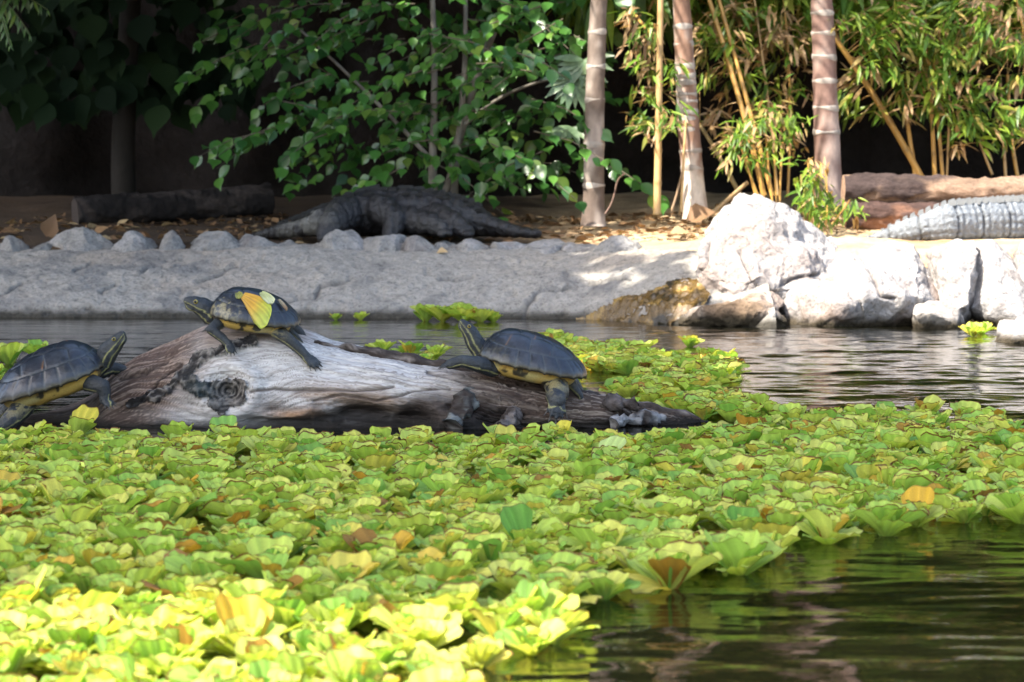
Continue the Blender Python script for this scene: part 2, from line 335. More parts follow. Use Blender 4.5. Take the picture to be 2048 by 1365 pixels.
def rock_mesh(name, ells, voxel, seed, amp=0.05, cuts=(), tint=(0.33, 0.31, 0.295), tint2=(0.235, 0.18, 0.15), fr=1.0, wet=0.0, cracks=(), facets=16):
    b = Blob()
    for e in ells: b.ell(*e, sub=3) if len(e) == 3 else b.ell(e[0], e[1], None, 3)
    V, N, Fc = b.build(voxel*0.85, 3)
    rr = random.Random(seed); lo, hi = V.min(0), V.max(0); cc = (lo+hi)/2; hh = (hi-lo)/2
    for _ in range(facets):
        n = np.array([rr.gauss(0, 1), rr.gauss(-0.5, 0.9), rr.gauss(0.35, 0.8)]); n /= np.linalg.norm(n); pr = ((V-cc)@n); lim = np.quantile(pr, rr.uniform(0.86, 0.97)); V = V - n*(np.maximum(pr-lim, 0)*0.85)[:, None]
    V = V + N*(amp*0.30*(ridged(V*9*fr, 4, seed+15)-0.3) + amp*0.13*np.sign(fbm(V*26*fr, 3, seed+16))*np.abs(fbm(V*26*fr, 3, seed+16))**0.6)[:, None]
    d = amp*(fbm(V*3.2*fr, 4, seed)*0.9 + 0.45*ridged(V*5.5*fr, 3, seed+5) - 0.2) + amp*0.22*fbm(V*17*fr, 4, seed+9)
    V = V + N*d[:, None]
    gcol = np.zeros(len(V))
    if cracks:
        pp = np.array([to_px(p)[:2] for p in V]) + 5*fbm(V*12, 2, seed+3)[:, None]
        for c in cracks: gcol = np.maximum(gcol, np.exp(-(poly_dist(pp, c)/3.5)**2)*(N[:, 1] < 0.3))
        V = V - N*(gcol*0.03)[:, None]
    col = np.tile(np.array(tint), (len(V), 1)); col = lerp3(col, tint2, sstep(0.0, 0.45, fbm(V*2.5, 4, seed+31))*0.75)
    col = lerp3(col, (0.33, 0.32, 0.315), sstep(0.0, 0.5, fbm(V*6, 3, seed+32))*0.5); col = lerp3(col, (0.17, 0.15, 0.14), sstep(0.2, 0.5, fbm(V*11, 4, seed+34))*0.6)
    col = lerp3(col, (0.05, 0.04, 0.025), sstep(0.05+wet, 0.01+wet*0.5, V[:, 2]+0.015*fbm(V*14, 2, seed+33)))
    col = lerp3(col, (0.10, 0.08, 0.07), gcol*0.7)
    return V, Fc, col
# edge stones along the top of the bank: (px, top px, width px)
for i, (px, top, wd) in enumerate([(-330, 468, 100), (-240, 464, 90), (-150, 466, 100), (-60, 470, 90), (28, 472, 60), (90, 480, 55), (166, 457, 120), (268, 462, 84), (343, 467, 74), (432, 464, 92), (506, 465, 84), (575, 484, 70), (634, 484, 62), (694, 458, 92), (769, 457, 96), (838, 476, 66), (893, 479, 58), (948, 476, 72), (1018, 477, 80), (1092, 482, 80), (1165, 486, 80), (1240, 487, 90)]):
    c = P(px, 500, bank_y((px-1024)/F*11.1)+0.80); tp = P(px, top, c.y); hw = wd/2/F*c.y*1.45; zt = tp.z+0.016; z0 = 0.17
    V, Fc, col = rock_mesh('edge_stone', [((c.x, c.y, z0), (hw, 0.15, zt-z0)), ((c.x-hw*0.3, c.y+0.03, z0), (hw*0.8, 0.15, (zt-z0)*0.85))], 0.012, 100+i, 0.034, tint=(0.25, 0.24, 0.225), tint2=(0.17, 0.165, 0.155), facets=9)
    link('edge_stone', make_mesh('edge_stone', V, Fc, M_rock, col), bank)
# wet gravel film where the spill runs down
def make_gravel():
    pts = []; poly = [(1130, 646), (1185, 622), (1262, 588), (1335, 560), (1390, 553), (1425, 590), (1400, 625), (1340, 652)]
    xs = np.linspace(0.15, 0.92, 170); ts = np.linspace(-0.06, 0.62, 150)
    X, O = np.meshgrid(xs, ts, indexing='ij'); Y = bank_y(X)+O
    Zb = np.interp(O, [-0.06, -0.02, 0.03, 0.30, 0.62], [-0.12, -0.03, 0.055, 0.17, 0.255])
    V = np.stack([X.ravel(), Y.ravel(), Zb.ravel()], 1)
    pebb = np.abs(fbm(V*30, 3, 41)); V[:, 2] += 0.014 + 0.030*pebb + 0.012*fbm(V*8, 2, 42)
    pp = np.array([to_px(p)[:2] for p in V]) + 9*fbm(V*9, 3, 43)[:, None]
    ins = np.array([in_poly(a, b, poly) for a, b in pp])
    Fq = grid_faces(len(xs), len(ts)); Fq = Fq[ins[Fq].all(1)]
    use = np.unique(Fq); mp = -np.ones(len(V), int); mp[use] = np.arange(len(use)); V = V[use]; Fq = mp[Fq]
    col = np.tile(np.array([0.10, 0.058, 0.014]), (len(V), 1)); col = lerp3(col, (0.016, 0.012, 0.006), sstep(0, 0.4, fbm(V*12, 3, 44))); col = lerp3(col, (0.24, 0.15, 0.04), sstep(0.15, 0.5, fbm(V*22, 2, 45)))
    o = link('wet_gravel', make_mesh('wet_gravel', V, Fq, M_gravel, col), bank); tag(o, 'brown algae covered wet gravel spill', kind='stuff')
make_gravel()
def boulder(name, label, ells, voxel, seed, **kw):
    V, Fc, col = rock_mesh(name, ells, voxel, seed, **kw); o = link(name, make_mesh(name, V, Fc, M_rock, col))
    return tag(o, label, 'rock', 'rocks along the pond edge')
def E(px, py, d, rx, ry, rz, rot=None):       # ellipsoid: centre pixel at distance, radii in px, m, px
    s = d/F; return (tuple(P(px, py, d)), (rx*s, ry, rz*s), rot) if rot else (tuple(P(px, py, d)), (rx*s, ry, rz*s))
boulder('boulder', 'tall pale boulder with a rounded peak, standing highest of the pond rocks', [E(1525, 560, 10.3, 150, 0.38, 95), E(1515, 480, 10.42, 100, 0.28, 88), E(1520, 425, 10.48, 58, 0.2, 56), E(1448, 545, 10.15, 80, 0.32, 82), E(1440, 575, 10.0, 66, 0.26, 40), E(1530, 590, 9.95, 80, 0.26, 40), E(1605, 505, 10.5, 72, 0.27, 58), E(1665, 545, 10.5, 80, 0.32, 75)], 0.011, 201, amp=0.055,
        cracks=[[(1478, 495), (1500, 540), (1515, 580)], [(1415, 480), (1412, 520), (1400, 545)], [(1515, 580), (1580, 560), (1640, 550)]])
boulder('boulder', 'broad pale boulder with a scooped ledge below the rounded peak boulder', [E(1640, 620, 9.95, 100, 0.36, 50), E(1760, 600, 10.0, 110, 0.36, 75), E(1800, 540, 10.25, 75, 0.36, 55), E(1845, 590, 10.0, 42, 0.3, 80), E(1700, 570, 10.35, 90, 0.3, 60)], 0.011, 211, amp=0.05,
        cracks=[[(1560, 600), (1545, 640)], [(1740, 540), (1760, 590), (1790, 600)]], tint2=(0.26, 0.18, 0.135))
boulder('boulder', 'upright pale rock block between the scooped boulder and the crocodile tail', [E(1912, 568, 10.05, 46, 0.32, 90), E(1908, 620, 9.95, 44, 0.3, 60), E(1905, 510, 10.2, 48, 0.3, 30)], 0.011, 221, amp=0.035)
boulder('boulder', 'squared pale rock block standing right under the crocodile tail', [E(1990, 568, 10.05, 56, 0.32, 92), E(1995, 625, 9.9, 54, 0.3, 65), E(1990, 512, 10.2, 56, 0.3, 30)], 0.011, 231, amp=0.035)
boulder('boulder', 'pale rock block closing the row beside the squared block', [E(2090, 565, 10.0, 62, 0.3, 90), E(2095, 625, 9.9, 52, 0.28, 60), E(2200, 580, 10.0, 70, 0.3, 85)], 0.011, 241, amp=0.035)
boulder('boulder', 'low wedge shaped grey rock at the waterline below the upright blocks', [E(1872, 640, 9.68, 62, 0.16, 34), E(1880, 622, 9.72, 36, 0.12, 28)], 0.009, 251, amp=0.03, tint=(0.34, 0.31, 0.28))
boulder('boulder', 'separate rounded rock rising from the water in front of the blocks', [E(2030, 680, 8.75, 66, 0.2, 38), E(2085, 670, 8.8, 60, 0.22, 46)], 0.009, 261, amp=0.028, tint2=(0.26, 0.19, 0.145))
boulder('boulder', 'low brown wet slab rock at the waterline below the rounded peak boulder', [E(1450, 630, 9.85, 105, 0.22, 26, (0, R(-9), 0)), E(1520, 612, 9.9, 50, 0.18, 28), E(1560, 645, 9.7, 60, 0.14, 18)], 0.009, 271, amp=0.03, tint=(0.30, 0.24, 0.20), tint2=(0.16, 0.10, 0.05), wet=0.02)
# earth fill between the rocks and the sandy ground
def shelf():
    xs = np.linspace(0.97, 4.5, 160); ys = np.linspace(9.95, 11.6, 70); X, Y = np.meshgrid(xs, ys, indexing='ij')
    V = np.stack([X.ravel(), Y.ravel(), 0*X.ravel()], 1); V[:, 2] = np.interp(V[:, 1], [9.95, 10.15, 10.5, 11.0, 11.6], [-0.2, 0.20, 0.275, 0.285, 0.25]) + 0.012*fbm(V*5, 4, 51)
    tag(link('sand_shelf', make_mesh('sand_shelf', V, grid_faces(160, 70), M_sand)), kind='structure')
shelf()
# dark rock face behind the planting
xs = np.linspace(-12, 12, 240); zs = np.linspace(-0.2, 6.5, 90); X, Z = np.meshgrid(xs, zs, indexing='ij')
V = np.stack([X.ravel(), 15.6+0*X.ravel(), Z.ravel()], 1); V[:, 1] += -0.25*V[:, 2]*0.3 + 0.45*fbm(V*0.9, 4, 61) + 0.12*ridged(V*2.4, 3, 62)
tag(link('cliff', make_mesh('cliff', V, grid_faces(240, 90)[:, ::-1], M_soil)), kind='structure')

# ------------------------------------------------------------------ driftwood log
LD = 5.72
LOG_TOP = [(-150, 868), (-20, 842), (60, 826), (140, 808), (190, 786), (225, 750), (270, 722), (330, 700), (380, 675), (420, 657), (470, 651), (540, 659), (600, 671), (650, 687), (720, 700), (850, 727), (950, 752), (1050, 778), (1150, 790), (1230, 799), (1300, 816), (1370, 834), (1450, 858)]
LOG_B = [(-150, .05), (100, .085), (230, .125), (420, .17), (600, .17), (900, .15), (1150, .12), (1300, .085), (1450, .03)]
def lx(px): return (px-1024)/F*LD
def lz(py): return CAM.z-(py-HOR)/F*LD
def log_top(px): return np.interp(px, [a for a, b in LOG_TOP], [lz(b) for a, b in LOG_TOP])
def log_half(px): return np.interp(px, [a for a, b in LOG_B], [b for a, b in LOG_B])
def log_yc(px): return LD + 0.03*np.sin(np.asarray(px)/260.0)
def make_log():
    NS, NA = 780, 210
    px = np.linspace(-150, 1450, NS); A = np.concatenate([np.linspace(-0.55, 2.1, 165, endpoint=False), np.linspace(2.1, 2*math.pi-0.55, 45, endpoint=False)])
    PX, AA = np.meshgrid(px, A, indexing='ij'); PX = PX.ravel(); AA = AA.ravel()
    ker = np.ones(9)/9; zt = np.convolve(np.pad(log_top(px), 4, mode='edge'), ker, 'valid'); zt = np.repeat(zt, NA)
    b = log_half(PX); zb = -0.12; zm = (zt+zb)/2 - 0.0; hz = (zt-zb)/2
    ca, sa = np.cos(AA), np.sin(AA); ce = np.sign(ca)*np.abs(ca)**0.8; se = np.sign(sa)*np.abs(sa)**0.9
    V = np.stack([(PX-1024)/F*LD, log_yc(PX)-b*ce, zm+hz*se], 1); N = np.stack([0*ca, -ca, sa], 1)
    s = V[:, 0]; front = sstep(-0.1, 0.35, ca+0.5*np.maximum(sa, 0))
    IX = PX; IY = HOR+(CAM.z-V[:, 2])/LD*F; I = np.stack([IX, IY], 1)
    warp = fbm(np.stack([s*6, V[:, 1]*8, V[:, 2]*8], 1), 3, 71); Iw = I + 14*warp[:, None]
    # grain runs along the wood and swirls round the knot
    kd = np.hypot((IX-468)/1.15, IY-772); swirl = np.exp(-(kd/75)**2)
    gr = np.stack([s*3.5 + 0.02*kd*swirl, AA*9 + swirl*kd*0.10, 0*s], 1)
    gr = gr + np.stack([0*s, 0.45*fbm(V*16, 3, 64) + 0.15*fbm(V*47, 2, 63), 0*s], 1)
    grain = fbm(gr*np.array([1, 2.2, 1]), 4, 72); fine = fbm(gr*np.array([2.5, 9, 1]), 3, 73)
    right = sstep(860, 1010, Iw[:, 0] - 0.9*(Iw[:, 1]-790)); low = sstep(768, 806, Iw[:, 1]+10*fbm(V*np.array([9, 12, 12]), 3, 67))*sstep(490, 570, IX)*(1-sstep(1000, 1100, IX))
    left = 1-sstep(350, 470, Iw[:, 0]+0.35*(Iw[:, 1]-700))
    d = 0.020*fbm(V*np.array([4, 6, 6]), 3, 74) + 0.004*grain + 0.0012*fine
    d += right*(0.016*ridged(gr*np.array([1.0, 2.4, 1]) + 0.5*warp[:, None], 4, 75)) + left*0.010*fbm(gr*np.array([2, 1.2, 1]), 3, 76)
    # bark band, knot, rot pockets
    band = [(515, 683), (461, 690), (408, 711), (377, 740), (349, 775), (275, 806)]
    jag = 9*fbm(V*np.array([45, 45, 60]), 3, 68); bd = np.minimum(poly_dist(Iw, band)-10, poly_dist(Iw, [(385, 755), (410, 770), (440, 768)])-18)
    bd = np.minimum(bd, np.minimum(np.hypot((Iw[:, 0]-474)/1.15, Iw[:, 1]-776)-30, poly_dist(Iw, [(438, 790), (462, 806)])-10)) + jag
    bark = (bd < 0)*(front > 0.4)
    crust = ridged(V*np.array([42, 42, 70]) + 0.6*fbm(V*30, 2, 70)[:, None], 3, 77)
    d += bark*(0.006+0.011*crust) - front*0.034*np.exp(-(np.hypot(IX-474, IY-776)/19)**2) + front*0.016*np.exp(-((kd-46)/17)**2)
    cav = np.zeros(len(V))
    for cx, cy, rx, ry, a in [(735, 822, 62, 26, .055), (825, 826, 50, 22, .05), (650, 834, 60, 16, .03), (1000, 824, 46, 20, .05), (930, 805, 34, 12, .02), (1255, 828, 30, 18, .05), (1090, 846, 40, 12, .03), (560, 834, 60, 12, .03)]:
        q = np.exp(-(((Iw[:, 0]-cx)/rx)**2+((Iw[:, 1]-cy)/ry)**2)**1.5)*front; cav = np.maximum(cav, q); d -= a*q
    crack = np.full(len(V), 1e9)
    for c in [[(515, 778), (560, 770), (640, 778), (720, 775), (790, 762)], [(640, 795), (700, 785), (760, 790), (830, 775), (905, 772)], [(250, 760), (300, 740), (340, 715)], [(300, 800), (330, 750), (370, 715)], [(860, 740), (960, 775), (1060, 800)], [(900, 800), (1000, 815), (1080, 835)]]:
        crack = np.minimum(crack, poly_dist(Iw, c))
    cg = np.exp(-(crack/2.6)**2)*front; d -= 0.008*cg
    V = V + N*d[:, None]
    # colour of the wood itself
    col = np.tile(np.array([0.47, 0.445, 0.42]), (len(V), 1))
    col = lerp3(col, (0.30, 0.27, 0.24), sstep(0.05, 0.5, grain)*0.75); col = lerp3(col, (0.60, 0.58, 0.55), sstep(0.0, 0.5, fine)*0.6); col = lerp3(col, (0.17, 0.14, 0.12), sstep(0.18, 0.5, fbm(gr*np.array([1.2, 14, 1]), 3, 69))*0.7)
    col = lerp3(col, (0.25, 0.155, 0.09), sstep(-0.1, 0.45, fbm(np.stack([s*5, AA*3, 0*s], 1), 3, 78))*sstep(540, 640, IX)*sstep(745, 800, Iw[:, 1])*0.8)
    col = lerp3(col, (0.36, 0.23, 0.14), 0*IX)
    brown = lerp3(np.tile(np.array([0.085, 0.055, 0.042]), (len(V), 1)), (0.29, 0.215, 0.17), sstep(-0.2, 0.5, fine+0.6*grain))
    col = col*(1-left[:, None])+brown*left[:, None]
    topb = sstep(705, 670, Iw[:, 1])*sstep(390, 430, IX)*(1-sstep(600, 660, IX)); col = lerp3(col, (0.24, 0.17, 0.13), topb*0.7)
    rb = lerp3(np.tile(np.array([0.075, 0.052, 0.040]), (len(V), 1)), (0.29, 0.235, 0.19), sstep(-0.05, 0.45, fbm(gr*np.array([1.6, 6, 1]), 4, 65)+0.3*fine))
    col = col*(1-right[:, None])+rb*right[:, None]
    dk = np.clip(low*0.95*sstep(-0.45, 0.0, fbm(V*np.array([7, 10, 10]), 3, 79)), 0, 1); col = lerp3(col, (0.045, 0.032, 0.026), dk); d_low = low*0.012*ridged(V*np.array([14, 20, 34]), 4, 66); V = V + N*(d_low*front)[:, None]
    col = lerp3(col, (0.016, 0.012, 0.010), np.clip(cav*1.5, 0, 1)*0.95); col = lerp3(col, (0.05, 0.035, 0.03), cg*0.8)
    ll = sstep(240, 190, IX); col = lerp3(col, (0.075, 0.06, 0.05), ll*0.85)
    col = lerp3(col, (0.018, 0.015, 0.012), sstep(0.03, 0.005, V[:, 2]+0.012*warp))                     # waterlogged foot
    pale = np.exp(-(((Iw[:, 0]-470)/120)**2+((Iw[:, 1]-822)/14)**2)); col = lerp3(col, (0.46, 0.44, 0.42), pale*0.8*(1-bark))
    col = lerp3(col, (0.38, 0.22, 0.12), np.exp(-((IX-595)/42)**2-((Iw[:, 1]-815)/9)**2)*0.9)
    col = lerp3(col, (0.05, 0.065, 0.07), np.exp(-(np.hypot(IX-398, IY-772)/26)**2)*0.6)
    crust2 = np.maximum(crust, np.exp(-(kd/45)**2)*(0.5+0.5*np.sin(kd*0.75+3*warp)))
    bc = lerp3(np.tile(np.array([0.028, 0.025, 0.024]), (len(V), 1)), (0.21, 0.19, 0.17), sstep(0.25, 0.9, crust2)); bc = lerp3(bc, (0.03, 0.05, 0.055), np.exp(-(np.hypot(IX-415, IY-772)/30)**2)*0.6)
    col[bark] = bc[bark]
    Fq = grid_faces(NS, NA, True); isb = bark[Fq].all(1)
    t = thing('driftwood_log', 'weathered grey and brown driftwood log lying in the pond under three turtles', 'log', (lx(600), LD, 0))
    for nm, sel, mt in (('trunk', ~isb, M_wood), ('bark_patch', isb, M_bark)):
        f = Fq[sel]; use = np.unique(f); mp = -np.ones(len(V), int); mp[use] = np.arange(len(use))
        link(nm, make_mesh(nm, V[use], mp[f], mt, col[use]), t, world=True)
    def rough(V, a, fr, seed): return V + (np.stack([fbm(V*fr, 3, seed), fbm(V*fr, 3, seed+1), fbm(V*fr, 3, seed+2)], 1))*a
    # dark strip of bark along the back edge
    pts = [P(a, b, LD-0.02) for a, b in [(628, 688), (700, 696), (780, 710), (860, 727), (940, 747), (1010, 765), (1070, 781), (1150, 792), (1230, 802), (1310, 820), (1400, 843)]]
    pth = bezier(pts, 90); v, f = tube(pth, [0.004+0.010*min(1, i/12)*(1+0.3*math.sin(i*0.9)) for i in range(90)], 14, 0.9)
    v = rough(v, 0.008, 45, 81); c = lerp3(np.tile(np.array([0.05, 0.038, 0.032]), (len(v), 1)), (0.20, 0.17, 0.15), sstep(0, 0.5, fbm(v*np.array([20, 120, 120]), 3, 82)))
    link('bark_strip', make_mesh('bark_strip', v, f, M_bark, c), t, world=True)
    # broken branch stubs along the lower front
    for i, (a, r0, c0) in enumerate([([(940, 792, 5.62), (925, 815, 5.56), (905, 850, 5.53)], .020, (0.17, 0.18, 0.17)), ([(1030, 825, 5.60), (1015, 842, 5.56), (1005, 862, 5.54)], .017, (0.16, 0.14, 0.13)), ([(1325, 838, 5.66), (1275, 833, 5.60), (1225, 850, 5.57)], .013, (0.25, 0.24, 0.23)), ([(1215, 815, 5.63), (1232, 806, 5.61), (1270, 808, 5.62)], .015, (0.12, 0.10, 0.09))]):
        pth = bezier([P(*q) for q in a], 30); v, f = tube(pth, [r0*(0.6+0.7*abs(math.sin(j*0.13+0.5))) for j in range(30)], 16)
        v = rough(v, 0.012, 34, 90+i*5); v = rough(v, 0.009, 95, 190+i*5); c = lerp3(np.tile(np.array(c0), (len(v), 1)), (0.04, 0.032, 0.028), sstep(-0.15, 0.3, fbm(v*np.array([40, 40, 18]), 3, 91+i)))
        link('branch_stub', make_mesh('branch_stub', v, f, M_bark, c), t, world=True)
make_log()

# ------------------------------------------------------------------ turtles
def shell_w(x): return 0.375*np.clip(1-np.abs(2*x+0.02)**2.7, 0, 1)**0.5*(1-0.10*x)
def shell_z(x, y, H=0.30):
    r = shell_r(x, y); return H*np.clip(1-r**2.5, 0, 1)**0.72 * (1+0.12*x) 
def shell_r(x, y):
    ang = np.arctan2(y/0.375, x/0.5); return np.hypot(x, y)/outline(ang)
def outline(ang):
    c, s = np.cos(ang), np.sin(ang); e = 2.35
    base = (np.abs(c/0.5)**e+np.abs(s/0.375)**e)**(-1/e)
    k = np.hypot(c*0.5, s*0.375); return (np.abs(c*0.5/k/0.5)**e+np.abs(s*0.375/k/0.375)**e)**(-1/e)*(1-0.05*c/k*0.5)
def turtle(label, loc, yaw, pitch, roll, L, near, head, neckpts, legs, tailpts, seed, muddy=0.0, streak=1.0, headsize=1.0, HT=0.28):
    M = Matrix.Translation(Vector(loc)) @ Matrix.Rotation(yaw, 4, 'Z') @ Matrix.Rotation(-pitch, 4, 'Y') @ Matrix.Rotation(roll, 4, 'X') @ Matrix.Scale(L, 4)
    t = thing('turtle', label, 'turtle', group='turtles basking on the driftwood log'); t.matrix_basis = M
    # carapace
    na, nr = 240, 64; ang = np.linspace(0, 2*math.pi, na, endpoint=False); rr = np.linspace(0.0, 1, nr)**0.85
    RR, AN = np.meshgrid(rr, ang, indexing='ij'); RR = RR.ravel(); AN = AN.ravel()
    k = np.hypot(np.cos(AN)*0.5, np.sin(AN)*0.375); rad = outline(np.arctan2(np.sin(AN)*0.375, np.cos(AN)*0.5))
    dirx, diry = np.cos(AN)*0.5/k, np.sin(AN)*0.375/k
    x = RR*rad*dirx; y = RR*rad*diry; r_ = RR
    x = x + 0.07*(1-r_**2)
    z = HT*np.clip(1-r_**2.5, 0, 1)**0.70*(1+0.10*x) + 0.014*sstep(0.86, 1.0, r_)
    X, Y = x/0.5-0.04, y/0.375; p = np.stack([X, Y*0.75], 1)
    segs = []
    lat = [(0.80, .22), (0.62, .20), (0.44, .31), (0.24, .23), (0.03, .32), (-0.18, .23), (-0.38, .30), (-0.60, .2), (-0.74, .25)]
    dd = np.full(len(x), 1e9)
    for sg in (1, -1):
        q = [(a, b*sg) for a, b in lat]; dd = np.minimum(dd, poly_dist(p, q))
        for a in (2, 4, 6): 
            xx, yy = lat[a]; dd = np.minimum(dd, seg_dist(p, (xx, yy*sg), (xx*1.02+0.01, 0.66*sg)))
    for a in (1, 3, 5, 7): dd = np.minimum(dd, seg_dist(p, (lat[a][0], lat[a][1]), (lat[a][0], -lat[a][1])))
    dd = np.where(r_ > 0.80, 1e9, dd)
    dm = np.abs(r_-0.80)*0.9; 
    am = (AN/(2*math.pi)*24) % 1.0; dm2 = np.minimum(am, 1-am)*2*math.pi/24*0.8*r_; dm = np.minimum(dm, np.where(r_ > 0.80, dm2, 1e9))
    dd = np.minimum(dd, dm); g = np.exp(-(dd/0.011)**2)
    wob = fbm(np.stack([x, y, z], 1)*6, 3, seed)
    z2 = z - 0.009*g + 0.006*wob + 0.006*sstep(0.0, 0.12, dd)
    serr = 0.006*np.abs(np.sin(AN*12))*sstep(0.9, 1, r_)*(X < -0.2); 
    V = np.stack([x*(1-serr*2), y*(1-serr*2), z2], 1)
    P3 = np.stack([x, y, z], 1)
    col = np.tile(np.array([0.013, 0.017, 0.026]), (len(V), 1)); col = lerp3(col, (0.028, 0.034, 0.045), sstep(0.0, 0.5, fbm(P3*9, 3, seed+1))*0.7)
    col = lerp3(col, (0.06, 0.068, 0.065), g*0.5)
    st = np.abs(((X*2.45+0.42+0.15*np.sin(Y*5)) % 1.0)-0.5); stm = np.exp(-(st/0.03)**2)*sstep(0.2, 0.55, fbm(P3*np.array([30, 5, 5]), 2, seed+4)+0.15)*(r_ < 0.78)
    col = lerp3(col, (0.22, 0.10, 0.035), np.clip(stm*streak, 0, 1)*0.8)
    col = lerp3(col, (0.20, 0.175, 0.10), muddy*sstep(0.84, 0.92, r_+0.22*fbm(P3*16, 3, seed+6))*sstep(-0.1, 0.5, X+0.25*fbm(P3*5, 2, seed+7))*sstep(-0.15, 0.1, fbm(P3*28, 3, seed+8)))
    col = lerp3(col, (0.10, 0.085, 0.045), sstep(0.985, 1.0, r_)*0.5)
    # rim and underside
    nb = na; rim = V[-na:].copy(); rim[:, 2] -= 0.020; und = rim*np.array([0.88, 0.88, 1]); und[:, 2] += 0.004; cen = np.array([[0, 0, -0.01]])
    V = np.vstack([V, rim, und, cen]); c2 = np.tile(np.array([0.035, 0.032, 0.024]), (2*na+1, 1)); col = np.vstack([col, c2])
    Fq = grid_faces(nr+2, na, True)[:, ::-1].tolist(); last = len(V)-1; b0 = (nr+1)*na
    Fq += [[b0+i, b0+(i+1) % na, last] for i in range(na)]
    link('carapace', make_mesh('carapace', V, Fq, M_shell, col), t)
    # plastron with bridge
    na2, nr2 = 160, 40; ang = np.linspace(0, 2*math.pi, na2, endpoint=False); RR, AN = np.meshgrid(np.linspace(0, 1, nr2), ang, indexing='ij'); RR = RR.ravel(); AN = AN.ravel()
    c_, s_ = np.cos(AN), np.sin(AN); e = 3.0; base = (np.abs(c_/0.44)**e+np.abs(s_/0.315)**e)**(-1/e)
    x = RR*base*c_; y = RR*base*s_; z = -0.135*np.clip(1-RR**5, 0, 1)**0.55 - 0.005
    V = np.stack([x, y, z], 1); V += 0.006*fbm(V*10, 2, seed+8)[:, None]
    col = np.tile(np.array([0.40, 0.27, 0.07]), (len(V), 1)); col = lerp3(col, (0.36, 0.32, 0.14), sstep(0, 0.4, fbm(V*6, 2, seed+9))*0.8)
    blot = np.maximum(sstep(0.10, 0.22, fbm(V*np.array([11, 9, 16]), 2, seed+10)), 0)*sstep(-0.30, -0.18, x); col = lerp3(col, (0.02, 0.02, 0.018), blot*0.95)
    col = lerp3(col, (0.30, 0.15, 0.02), sstep(-0.035, -0.012, z)*0.6*(1-blot))
    link('plastron', make_mesh('plastron', V, grid_faces(nr2, na2, True), M_plas, col), t)
    # one continuous skin: torso, neck, head, limbs, tail
    B = Blob(); B.ell((0, 0, -0.02), (0.42, 0.28, 0.085), sub=3)
    chains = []
    nk = [(0.36, 0, -0.02)]+[tuple(q) for q in neckpts]+[tuple(head[0])]; nr_ = [0.095]+[0.078*headsize]*len(neckpts)+[0.066*headsize]
    B.chain(nk, nr_, (1, 1, 1)); chains.append((nk, 'neck'))
    hc = np.array(head[0], float); hd = np.array(head[1], float); hd /= np.linalg.norm(hd)
    hs = headsize; sd = np.cross([0, 0, 1], hd); sd /= np.linalg.norm(sd); hu = np.cross(hd, sd)
    HM = Matrix((hd, sd, hu)).transposed(); he = HM.to_euler()
    for off, r in [((0.0, 0, 0), (.085, .068, .062)), ((.045, 0, .004), (.062, .056, .052)), ((.085, 0, .002), (.045, .040, .040)), ((.112, 0, .004), (.022, .024, .026)), ((.06, 0, -.028), (.055, .045, .024)), ((.045, .035, .026), (.026, .018, .020)), ((.045, -.035, .026), (.026, .018, .020))]:
        B.ell(hc+HM@Vector([o*hs for o in off]), [q*hs for q in r], he)
    claws = []
    for lg in legs:
        pts = [np.array(q, float) for q in lg['p']]; rad = lg['r']; B.chain(pts, rad); chains.append((pts, 'leg'))
        ft = pts[-1]; fd = np.array(lg['toe'], float); fd /= np.linalg.norm(fd); upv = np.array(lg.get('up', (0, 0, 1)), float); s2 = np.cross(upv, fd); s2 /= np.linalg.norm(s2); u2 = np.cross(fd, s2)
        FM = Matrix((fd, s2, u2)).transposed(); fs = lg.get('s', 1.0)
        B.ell(ft+fd*0.03*fs, (0.062*fs, 0.055*fs, 0.026*fs), FM.to_euler())
        for j, a in enumerate(np.linspace(-0.62, 0.62, 5)):
            dv = fd*math.cos(a)+s2*math.sin(a); ln = (0.085, 0.105, 0.112, 0.105, 0.085)[j]*fs
            B.chain([ft+dv*0.03*fs, ft+dv*ln*0.7 + u2*0.008, ft+dv*ln-u2*0.008], [0.022*fs, 0.017*fs, 0.012*fs]); claws.append((ft+dv*ln-u2*0.006, dv*0.9-u2*0.35, 0.045*fs))
    B.chain(tailpts, [0.05, 0.028, 0.010][:len(tailpts)]); chains.append((tailpts, 'tail'))
    V, N, Fq = B.build(0.0095, 3)
    col = np.tile(np.array([0.020, 0.024, 0.028]), (len(V), 1)); col = lerp3(col, (0.05, 0.055, 0.055), sstep(0, 0.5, fbm(V*14, 3, seed+20))*0.6)
    wr = fbm(V*np.array([20, 20, 45]), 3, seed+21); V = V + N*(0.004*wr)[:, None]
    # yellow lines along neck and head, and down the limbs
    D = []; ANG = []
    for pts, kind in chains:
        ds = []; 
        q = [np.array(a, float) for a in pts]
        if kind == 'neck': q = q+[hc+hd*0.13*hs]
        bd = np.full(len(V), 1e9); ba = np.zeros(len(V))
        for a, b in zip(q[:-1], q[1:]):
            ax = (b-a)/np.linalg.norm(b-a); tt = np.clip((V-a)@ax, 0, np.linalg.norm(b-a)); w_ = V-(a+tt[:, None]*ax); dist = np.linalg.norm(w_, axis=1)
            e1 = np.cross([0, 0, 1], ax); e1 /= max(np.linalg.norm(e1), 1e-6); e2 = np.cross(ax, e1); an = np.arctan2(w_@e2, w_@e1)
            m = dist < bd; bd[m] = dist[m]; ba[m] = an[m]
        D.append(bd); ANG.append(ba)
    D = np.array(D); own = D.argmin(0)
    yel = np.zeros(len(V))
